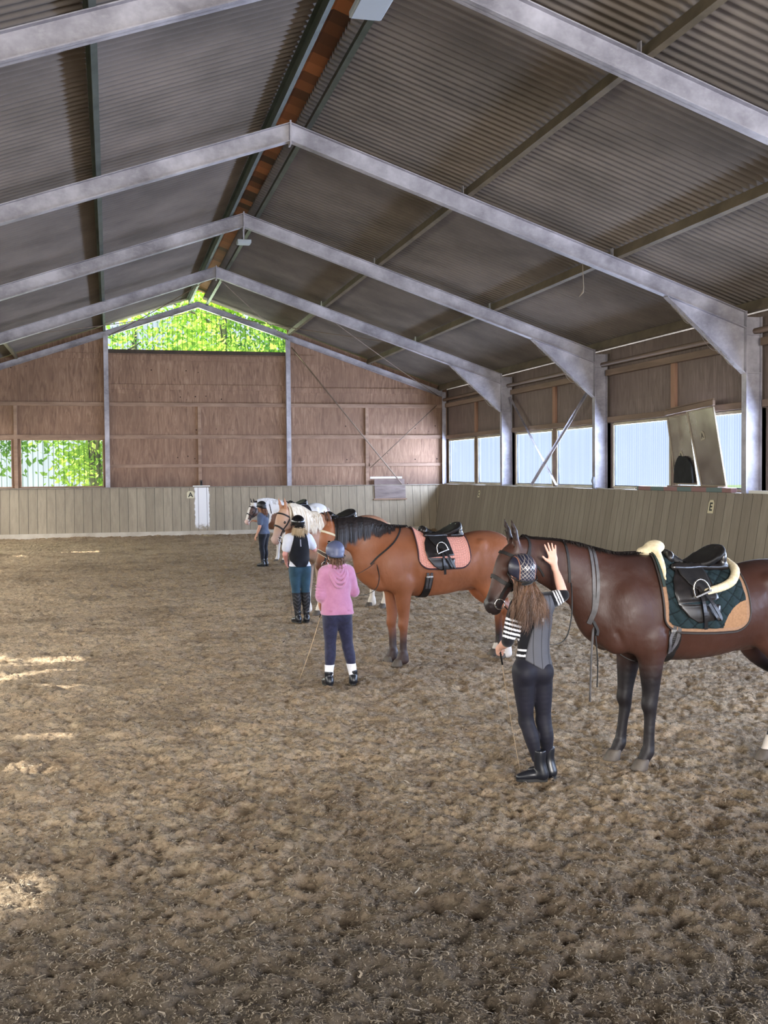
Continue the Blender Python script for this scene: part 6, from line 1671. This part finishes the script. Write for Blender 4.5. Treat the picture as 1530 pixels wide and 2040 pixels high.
# ---------------------------------------------------------------- 1: nearest girl, arm raised to the horse's neck
def girl_one():
    e = person_empty((2.839, 7.146, 0), .05, 'person in black striped-sleeve top and grey body protector with hand raised on the dark horse')
    J = dict(shL=(-.165, .0, 1.200), shR=(.068, .0, 1.225), elL=(-.232, .005, .965), wrL=(-.215, .20, .885), elR=(.165, -.035, 1.270), wrR=(.128, .035, 1.470),
             waist=(-.050, .0, .90), hipL=(-.122, .0, .755), hipR=(.016, .0, .755), knL=(-.088, .025, .405), knR=(.036, .012, .405), anL=(-.020, -.045, .09), anR=(.072, .012, .08))
    W = .90; H = Head((-.112, .035, 1.420), -.02, .03, 1.0)
    body, surf, g = body_mesh(e, J, H, W, .0056, {'R': ((-.10, .18, 1), (.05, -1, .2), .05, .24, 1.02, .95), 'L': ((.15, .8, -.35), (-.9, .1, .1), .75, .05, .95, .6)}, L3(222, 172, 152))
    P = [J[k] for k in J]
    # breeches
    F = field_for(P, .16, .0065); torso(F, J, W, .004); legs(F, J, W, .004); F.half((0, 0, .905), (0, 0, 1)); F.half((0, 0, .13), (0, 0, -1))
    cloth('breeches', F, fabric('navy_black_stretch', lin(19, 19, 27), lin(27, 26, 37), 6, .6, .12, (1, 1, .5), .05, .22), e)
    # top: knit with white stripes on sleeves and hem
    def stripes(V):
        c = np.repeat(L3(22, 22, 26)[None], len(V), 0)
        for n, cen in (('L', ((.40, .52, .64, .76, .88), .035)), ('R', ((.50, .66, .82), .05))):
            a, b_ = A3(*J['sh' + n]), A3(*J['el' + n]); L = np.linalg.norm(b_ - a); t = ((V - a) @ (b_ - a)) / L / L; dist = np.linalg.norm(V - (a + np.clip(t, 0, 1.2)[:, None] * (b_ - a)), axis=1)
            m = np.zeros(len(V), bool)
            for t0 in cen[0]: m |= np.abs(t - t0) < cen[1] * .85
            m &= (dist < .075) & ((V[:, 0] < -.155) if n == 'L' else (V[:, 0] > .075)); c = np.where(m[:, None], L3(226, 226, 232), c)
        m = (np.abs(V[:, 2] - .868) < .0065) | (np.abs(V[:, 2] - .905) < .0065); c = np.where(m[:, None], L3(226, 226, 232), c); return c
    F = field_for(P, .14, .0042); torso(F, J, W, .011); arm(F, J, 'L', W, .013, .03, (0, 1.0)); arm(F, J, 'R', W, .015, .03, (0, .95)); F.half((0, 0, .842), (0, 0, -1))
    sh = (A3(*J['shL']) + A3(*J['shR'])) / 2; F.cap(sh + A3(0, 0, -.0), sh + A3(0, .01, .05), .054, .050, k=.03)
    el, wr = A3(*J['elL']), A3(*J['elL']) - A3(*J['shL'])
    cloth('striped_top', F, vcol_mat('black_knit', .9, .15, .2, 40, .15, .2), e, stripes)
    # body protector: panel over the back, wrapping the right side, with a pointed tail
    F = field_for(P, .16, .006); torso(F, J, W, .024, butt=.35); F.half((0, 0, .70), (0, 0, -1)); F.half((0, .06, 0), (0, 1, 0))
    F.half((-.105, 0, 1.0), (-1, -.12, .22)); F.half((.01, 0, .765), (.45, 0, -1)); F.half((-.01, 0, .765), (-.6, 0, -1)); F.half((0, 0, 1.275), (0, 0, 1))
    VM, nt, b = new_mat('grey_mesh_vest')
    tcx = nt.nodes.new('ShaderNodeTexCoord'); sxx = nt.nodes.new('ShaderNodeSeparateXYZ'); nt.links.new(tcx.outputs['Object'], sxx.inputs[0])
    seam = math_(nt, 'ABSOLUTE', math_(nt, 'SUBTRACT', math_(nt, 'FRACT', math_(nt, 'MULTIPLY_ADD', sxx.outputs['X'], 1 / .062, .3)), .5)); sm = ramp(nt, seam, [(0.44, (0, 0, 0, 1)), (0.47, (1, 1, 1, 1))])
    nt.links.new(mixc(nt, sm, mixc(nt, noise(nt, coords(nt), 5), lin(62, 62, 68), lin(82, 82, 88)), lin(34, 34, 38)), b.inputs['Base Color']); b.inputs['Roughness'].default_value = .65
    bump(nt, b, math_(nt, 'SUBTRACT', noise(nt, coords(nt, (200, 200, 200)), 2), math_(nt, 'MULTIPLY', sm, 1.0)), .5, .003)
    o, V, Q = cloth('body_protector', F, VM, e)
    vs = Surf(V, Q)
    t = strap(vs, [(.0, -.2, 1.13), (.003, -.2, 1.10)], .018, .002, .001, 3); q = t.build('label_tag', plain('pale_tag', lin(206, 206, 210), .6), None); q.parent = o
    # boots
    toes = {'L': (-.95, .30), 'R': (-.55, .8)}
    two_boots(e, J, toes, .205, .215, .0055, BLACK_RUB)
    # helmet with criss-cross quilted middle panel
    HM, nt, b = new_mat('navy_helmet_quilted')
    tcx = nt.nodes.new('ShaderNodeTexCoord'); mp = nt.nodes.new('ShaderNodeMapping'); mp.inputs['Location'].default_value = tuple(-H.c); nt.links.new(tcx.outputs['Object'], mp.inputs[0])
    def dotv(v, vec):
        d = nt.nodes.new('ShaderNodeVectorMath'); d.operation = 'DOT_PRODUCT'; nt.links.new(v, d.inputs[0]); d.inputs[1].default_value = tuple(vec); return d.outputs['Value']
    xx, zz = dotv(mp.outputs[0], H.r), dotv(mp.outputs[0], H.u * .9 - H.f * .45)
    l1 = math_(nt, 'ABSOLUTE', math_(nt, 'SUBTRACT', math_(nt, 'FRACT', math_(nt, 'MULTIPLY', math_(nt, 'ADD', xx, zz), 1 / .026)), .5)); l2 = math_(nt, 'ABSOLUTE', math_(nt, 'SUBTRACT', math_(nt, 'FRACT', math_(nt, 'MULTIPLY', math_(nt, 'SUBTRACT', xx, zz), 1 / .026)), .5))
    ln = math_(nt, 'MAXIMUM', l1, l2); lm = ramp(nt, ln, [(0.40, (0, 0, 0, 1)), (0.44, (1, 1, 1, 1))])
    pm = ramp(nt, math_(nt, 'ABSOLUTE', xx), [(0.055, (1, 1, 1, 1)), (0.057, (0, 0, 0, 1))]); ed = ramp(nt, math_(nt, 'ABSOLUTE', math_(nt, 'SUBTRACT', math_(nt, 'ABSOLUTE', xx), .056)), [(0.0018, (1, 1, 1, 1)), (0.003, (0, 0, 0, 1))])
    c = mixc(nt, math_(nt, 'MULTIPLY', lm, pm), lin(34, 36, 56), lin(176, 168, 160)); c = mixc(nt, ed, c, lin(176, 120, 92)); nt.links.new(c, b.inputs['Base Color'])
    b.inputs['Roughness'].default_value = .38; nt.links.new(math_(nt, 'MULTIPLY', lm, math_(nt, 'MULTIPLY', pm, .7)), b.inputs['Metallic'])
    helmet(e, H, HM, .0052, .048, 1.02)
    HB = hair_mat('brown_wavy_hair', lin(66, 48, 38), lin(132, 100, 78), .4)
    hair(e, H, HB, 1500, .30, .0105, 31, .0015, .12, 'hair', -.078, (-.02, -.12, 0), -.052, surf=vs, wid=.062)
    b = MB(); b.tube([Vector(H.p(.035 * math.cos(t), -.085 + .025 * math.sin(t), -.055 + .008 * math.cos(t))) for t in [2 * math.pi * k / 16 for k in range(17)]], .011, 8, cap=False)
    q = b.build('hair_band', fabric('striped_band', lin(20, 20, 22), lin(30, 30, 32), 8), None, smooth=True); q.parent = e
    w = toworld(e, g['L']); whip(w, (2.773, 7.351, .01), 'thin pale riding whip held down beside the girl in the striped-sleeve top', WHIPM, .0035)
girl_one()

# ---------------------------------------------------------------- 2: girl in the pink hoodie
def girl_two():
    e = person_empty((2.205, 10.843, 0), .05, 'person in pink hoodie, navy leggings and blue-grey helmet, seen from behind with a long whip')
    J = dict(shL=(-.165, .0, 1.125), shR=(.085, .0, 1.13), elL=(-.200, -.005, .905), wrL=(-.165, .17, .79), elR=(.150, .04, .925), wrR=(.150, .20, .99),
             waist=(-.035, .0, .83), hipL=(-.105, .0, .70), hipR=(.030, .0, .70), knL=(-.105, .012, .385), knR=(.072, .008, .385), anL=(-.128, -.005, .10), anR=(.122, -.005, .10))
    W = .95; H = Head((-.043, .035, 1.305), .02, -.12, 1.0)
    body, surf, g = body_mesh(e, J, H, W, .0075, {'L': ((.2, .8, -.6), (-.9, .0, .3), .7, .04, .95, .6), 'R': ((.0, .8, .6), (.2, -.6, .7), .5, .06, .95, .6)}, L3(206, 150, 126))
    P = [J[k] for k in J]
    F = field_for(P, .16, .008); torso(F, J, W, .006); legs(F, J, W, .005); F.half((0, 0, .84), (0, 0, 1)); F.half((0, 0, .195), (0, 0, -1))
    cloth('leggings', F, fabric('navy_leggings', lin(30, 31, 54), lin(42, 43, 70), 30, .7, .10, (1, 1, .5)), e)
    # hoodie with soft folds
    F = field_for(P, .18, .0072); torso(F, J, W * 1.0, .024, flat=.76)
    F.ell((-.037, -.005, .80), (.148, .108, .12), k=.05)
    F.half((0, 0, .715), (0, 0, -1)); arm(F, J, 'L', W, .018, .025, (0, 1.0), (0, .22)); arm(F, J, 'R', W, .018, .025, (0, 1.0), (0, .35))
    F.cap((-.145, 0, .728), (.072, 0, .728), .058, .058, k=.01, q=(1, 1.55, .35))
    for z in (1.0, .968, .938, .908):      # pushed-up sleeve folds
        F.chain([(-.252, -.01, z + .006, .009), (-.230, -.042, z - .004, .010), (-.190, -.050, z - .012, .010), (-.150, -.030, z - .006, .008)], k=.008)
        F.cap((-.262, -.04, z - .014), (-.15, -.066, z - .026), .003, .003, k=.008, op='s')
    for (a, b_, r_) in (((-.135, -.115, .94), (-.075, -.135, .80), .016), ((.040, -.10, .96), (.055, -.115, .80), .012), ((-.13, -.09, 1.03), (-.10, -.11, .94), .010), ((-.02, -.125, .82), (.04, -.125, .775), .008), ((-.10, -.12, .775), (-.03, -.13, .765), .007)): F.cap(a, b_, r_ * .5, r_, k=.016, op='s')
    F.cap((-.19, -.100, .750), (.12, -.100, .750), .008, .008, k=.008, op='s')
    cloth('hoodie', F, fabric('pink_sweatshirt', lin(174, 118, 150), lin(190, 134, 166), 10, .9, .22, (1, 1, .7), .4, .15, .006), e)
    # hood lying on the back: a separate piece with nested drooping rolls
    F = Field((-.24, -.26, .93), (.16, .08, 1.25), .0055)
    F.ell((-.04, -.085, 1.085), (.088, .046, .085), k=0)
    for y, zt, zb, wd, r in ((-.118, 1.180, 1.120, .050, .012), (-.134, 1.172, 1.082, .068, .013), (-.142, 1.165, 1.040, .084, .014), (-.140, 1.150, .995, .094, .015)):
        F.chain([(-.04 - wd, y + .085, zt, r), (-.04 - wd * .84, y + .028, zt - (zt - zb) * .40, r), (-.04 - wd * .42, y, zb + .014, r), (-.04, y - .006, zb, r), (-.04 + wd * .42, y, zb + .014, r), (-.04 + wd * .84, y + .028, zt - (zt - zb) * .40, r), (-.04 + wd, y + .085, zt, r)], k=.002)
    F.chain([(-.130, .01, 1.190, .018), (-.108, -.055, 1.200, .018), (-.04, -.085, 1.188, .018), (.028, -.055, 1.200, .018), (.050, .01, 1.190, .018)], k=.004)
    cloth('hood', F, MATS['pink_sweatshirt'], e)
    for nm, z0, z1, m in (('socks', .12, .215, fabric('white_socks', lin(222, 222, 230), lin(240, 240, 244), 20)),):
        for n in 'LR': F = field_for([J['an' + n], A3(*J['an' + n]) + A3(0, 0, .15)], .12, .006); legs(F, J, W, .010, only=n); F.half((0, 0, z1), (0, 0, 1)); F.half((0, 0, .08), (0, 0, -1)); cloth('sock', F, m, e)
    toes = {'L': (-.12, 1), 'R': (.15, 1)}
    two_boots(e, J, toes, .14, .150, .006, BLACK_RUB)
    HM = mottled('slate_blue_helmet', lin(78, 84, 112), lin(90, 96, 124), 6, .42, bs=.03)
    hm = helmet(e, H, HM, .006, .045, 1.0)
    b = MB(); b.tube([Vector(H.p(.058 * math.sin(t), -.118 + .022 * (1 - math.cos(t)), .016)) for t in np.linspace(-1.1, 1.1, 12)], .0018, 5); q = b.build('helmet_seam', plain('seam_blue', lin(56, 60, 86), .5), None); q.parent = hm
    HB = hair_mat('dark_brown_hair', lin(70, 48, 40), lin(128, 92, 70), .45)
    hair(e, H, HB, 260, .13, .006, 41, .003, .03, 'hair', -.080, (0, 0, 0), -.03, wid=.066)
    F = Field(H.c - .2, H.c + .15, .006); F.cap(H.p(0, -.03, -.10), H.p(0, -.05, -.055), .052, .048, k=0); F.half(H.p(0, 0, -.062), H.u)
    cloth('collar', F, fabric('black_collar', lin(22, 20, 26), lin(40, 34, 38), 30), e)
    w = toworld(e, g['L']); whip(w, (1.836, 11.171, .01), 'long pale whip pointing down from the left hand of the girl in pink hoodie', WHIPM, .0055)
girl_two()

# ---------------------------------------------------------------- 3: rider in teal breeches with black back protector
def girl_three():
    e = person_empty((2.607, 15.553, 0), .10, 'person in white T-shirt, black back protector and teal breeches facing the cream-maned horse')
    J = dict(shL=(-.190, .0, 1.190), shR=(.100, -.0, 1.190), elL=(-.235, .01, .975), wrL=(-.185, .15, .86), elR=(.195, .03, 1.03), wrR=(.150, .20, 1.17),
             waist=(-.035, 0, .90), hipL=(-.100, .0, .755), hipR=(.050, .0, .755), knL=(-.080, .012, .43), knR=(.055, .008, .43), anL=(-.062, -.008, .09), anR=(.062, -.008, .09))
    W = 1.02; H = Head((-.045, .02, 1.385), .05, .0, 1.0)
    body, surf, g = body_mesh(e, J, H, W, .0085, {'L': ((.3, .5, -.8), (-.9, .2, .2), .7, .04, .98, .6), 'R': ((-.3, .7, .5), (.3, -.7, .5), .5, .06, .98, .6)}, L3(224, 160, 148))
    P = [J[k] for k in J]
    F = field_for(P, .16, .0085); torso(F, J, W, .006); legs(F, J, W, .006); F.half((0, 0, .90), (0, 0, 1)); F.half((0, 0, .40), (0, 0, -1))
    cloth('breeches', F, fabric('teal_breeches', lin(40, 66, 84), lin(52, 82, 100), 10, .75, .12, (1, 1, .5)), e)
    F = field_for(P, .17, .0085); torso(F, J, W, .018); arm(F, J, 'L', W, .022, .03, (0, .62)); arm(F, J, 'R', W, .022, .03, (0, .70)); F.half((0, 0, .80), (0, 0, -1))
    cloth('t_shirt', F, fabric('white_cotton', lin(212, 216, 232), lin(232, 234, 244), 8, .9, .15), e)
    F = field_for(P, .18, .008); torso(F, J, W, .040); F.half((0, -.005, 0), (0, 1, 0)); F.half((0, 0, .795), (0, 0, -1)); F.half((-.155, 0, .86), (-1, 0, -.8)); F.half((.085, 0, .86), (1, 0, -.8)); F.half((-.178, 0, 1), (-1, 0, .22)); F.half((.108, 0, 1), (1, 0, .22)); F.half((0, 0, 1.275), (0, 0, 1))
    o, V, Q = cloth('back_protector', F, fabric('black_protector', lin(14, 15, 22), lin(24, 25, 34), 8, .7, .1), e); vs = Surf(V, Q)
    t = strap(vs, [(-.045, -.3, 1.20), (-.042, -.3, 1.14), (-.036, -.3, 1.08)], .016, .003, .001, 4); q = t.build('grey_emblem', plain('grey_emblem', lin(150, 152, 166), .5), None); q.parent = o
    # chaps with wavy bands
    def ch(V):
        c = np.repeat(L3(22, 22, 26)[None], len(V), 0); b_ = np.abs(((V[:, 2] + .02 * np.sin(V[:, 0] * 60)) / .052) % 1 - .5) < .16; c = np.where((b_ & (V[:, 2] > .16) & (V[:, 2] < .40))[:, None], L3(64, 62, 66), c); return c
    CM = vcol_mat('chaps_suede', .7)
    for n in 'LR': F = field_for([J['an' + n], J['kn' + n]], .12, .008); legs(F, J, W, .009, only=n); F.half((0, 0, .43), (0, 0, 1)); F.half((0, 0, .10), (0, 0, -1)); cloth('half_chap', F, CM, e, ch)
    toes = {'L': (-.3, 1), 'R': (.05, 1)}
    two_boots(e, J, toes, .15, .2, .008, BLACK_RUB)
    helmet(e, H, plain('glossy_black_helmet', lin(14, 14, 16), .22), .007, .048, 1.03)
    HB = hair_mat('blonde_curly_hair', lin(176, 150, 116), lin(222, 200, 166), .5)
    hair(e, H, HB, 520, .13, .012, 51, .0030, .06, 'hair', -.085, (0, -.05, 0), -.035, wid=.068, surf=vs)
    w = toworld(e, g['L']); whip(w, (2.50, 15.75, .01), 'short thin dark whip hanging beside the rider in teal breeches', plain('dark_whip', lin(60, 50, 46), .6), .004)
girl_three()

# ---------------------------------------------------------------- 4: farthest girl
def girl_four():
    e = person_empty((3.359, 25.173, 0), .857, 'person in grey-blue T-shirt and black vest beside the patched horse, farthest of the four riders')
    J = dict(shL=(-.140, .0, 1.145), shR=(.125, .0, 1.145), elL=(-.170, -.01, .91), wrL=(-.185, .07, .70), elR=(.185, .10, .95), wrR=(.10, .28, 1.02),
             waist=(0, -.01, .86), hipL=(-.070, .0, .72), hipR=(.070, .0, .72), knL=(-.068, .01, .40), knR=(.060, .008, .40), anL=(-.060, -.008, .09), anR=(.070, -.008, .09))
    W = .93; H = Head((-.020, .04, 1.345), -.1, -.05, 1.0)
    body, surf, g = body_mesh(e, J, H, W, .009, {'L': ((-.1, .4, -.9), (-.9, .2, .2), .6, .04, .98, .6), 'R': ((-.5, .8, .1), (.2, -.3, .9), .5, .06, .98, .6)}, L3(204, 150, 124))
    P = [J[k] for k in J]
    F = field_for(P, .16, .010); torso(F, J, W, .006); legs(F, J, W, .008); F.half((0, 0, .86), (0, 0, 1)); F.half((0, 0, .10), (0, 0, -1)); cloth('trousers', F, fabric('black_trousers', lin(22, 24, 32), lin(34, 36, 46), 6, .7, .1), e)
    F = field_for(P, .17, .010); torso(F, J, W * 1.03, .020, flat=.74); arm(F, J, 'L', W, .020, .03, (0, .70)); arm(F, J, 'R', W, .020, .03, (0, .70)); F.half((0, 0, .735), (0, 0, -1)); cloth('t_shirt', F, fabric('grey_blue_cotton', lin(72, 82, 104), lin(88, 98, 120), 6, .9, .2), e)
    F = field_for(P, .18, .009); torso(F, J, W, .034); F.half((0, 0, .88), (0, 0, -1)); F.half((0, 0, 1.23), (0, 0, 1)); F.half((-.055, 0, 1), (-1, 0, .1)); cloth('riding_vest', F, fabric('black_vest', lin(18, 18, 22), lin(32, 32, 36), 6, .7, .1), e)
    toes = {'L': (.0, 1), 'R': (.1, 1)}
    two_boots(e, J, toes, .15, .2, .009, plain('grey_black_boots', lin(34, 36, 40), .4))
    helmet(e, H, plain('matt_black_helmet', lin(24, 24, 26), .45), .008, .048, 1.02)
    HB = hair_mat('chestnut_hair', lin(84, 54, 38), lin(142, 96, 68), .45)
    hair(e, H, HB, 260, .20, .006, 61, .0042, .05, 'hair', -.08, (.03, -.05, 0), -.03, wid=.075)
    w = toworld(e, g['L']); whip(w, (2.997, 26.794, .01), 'thin brown whip slanting down from the hand of the farthest rider', WHIPB, .005)
girl_four()
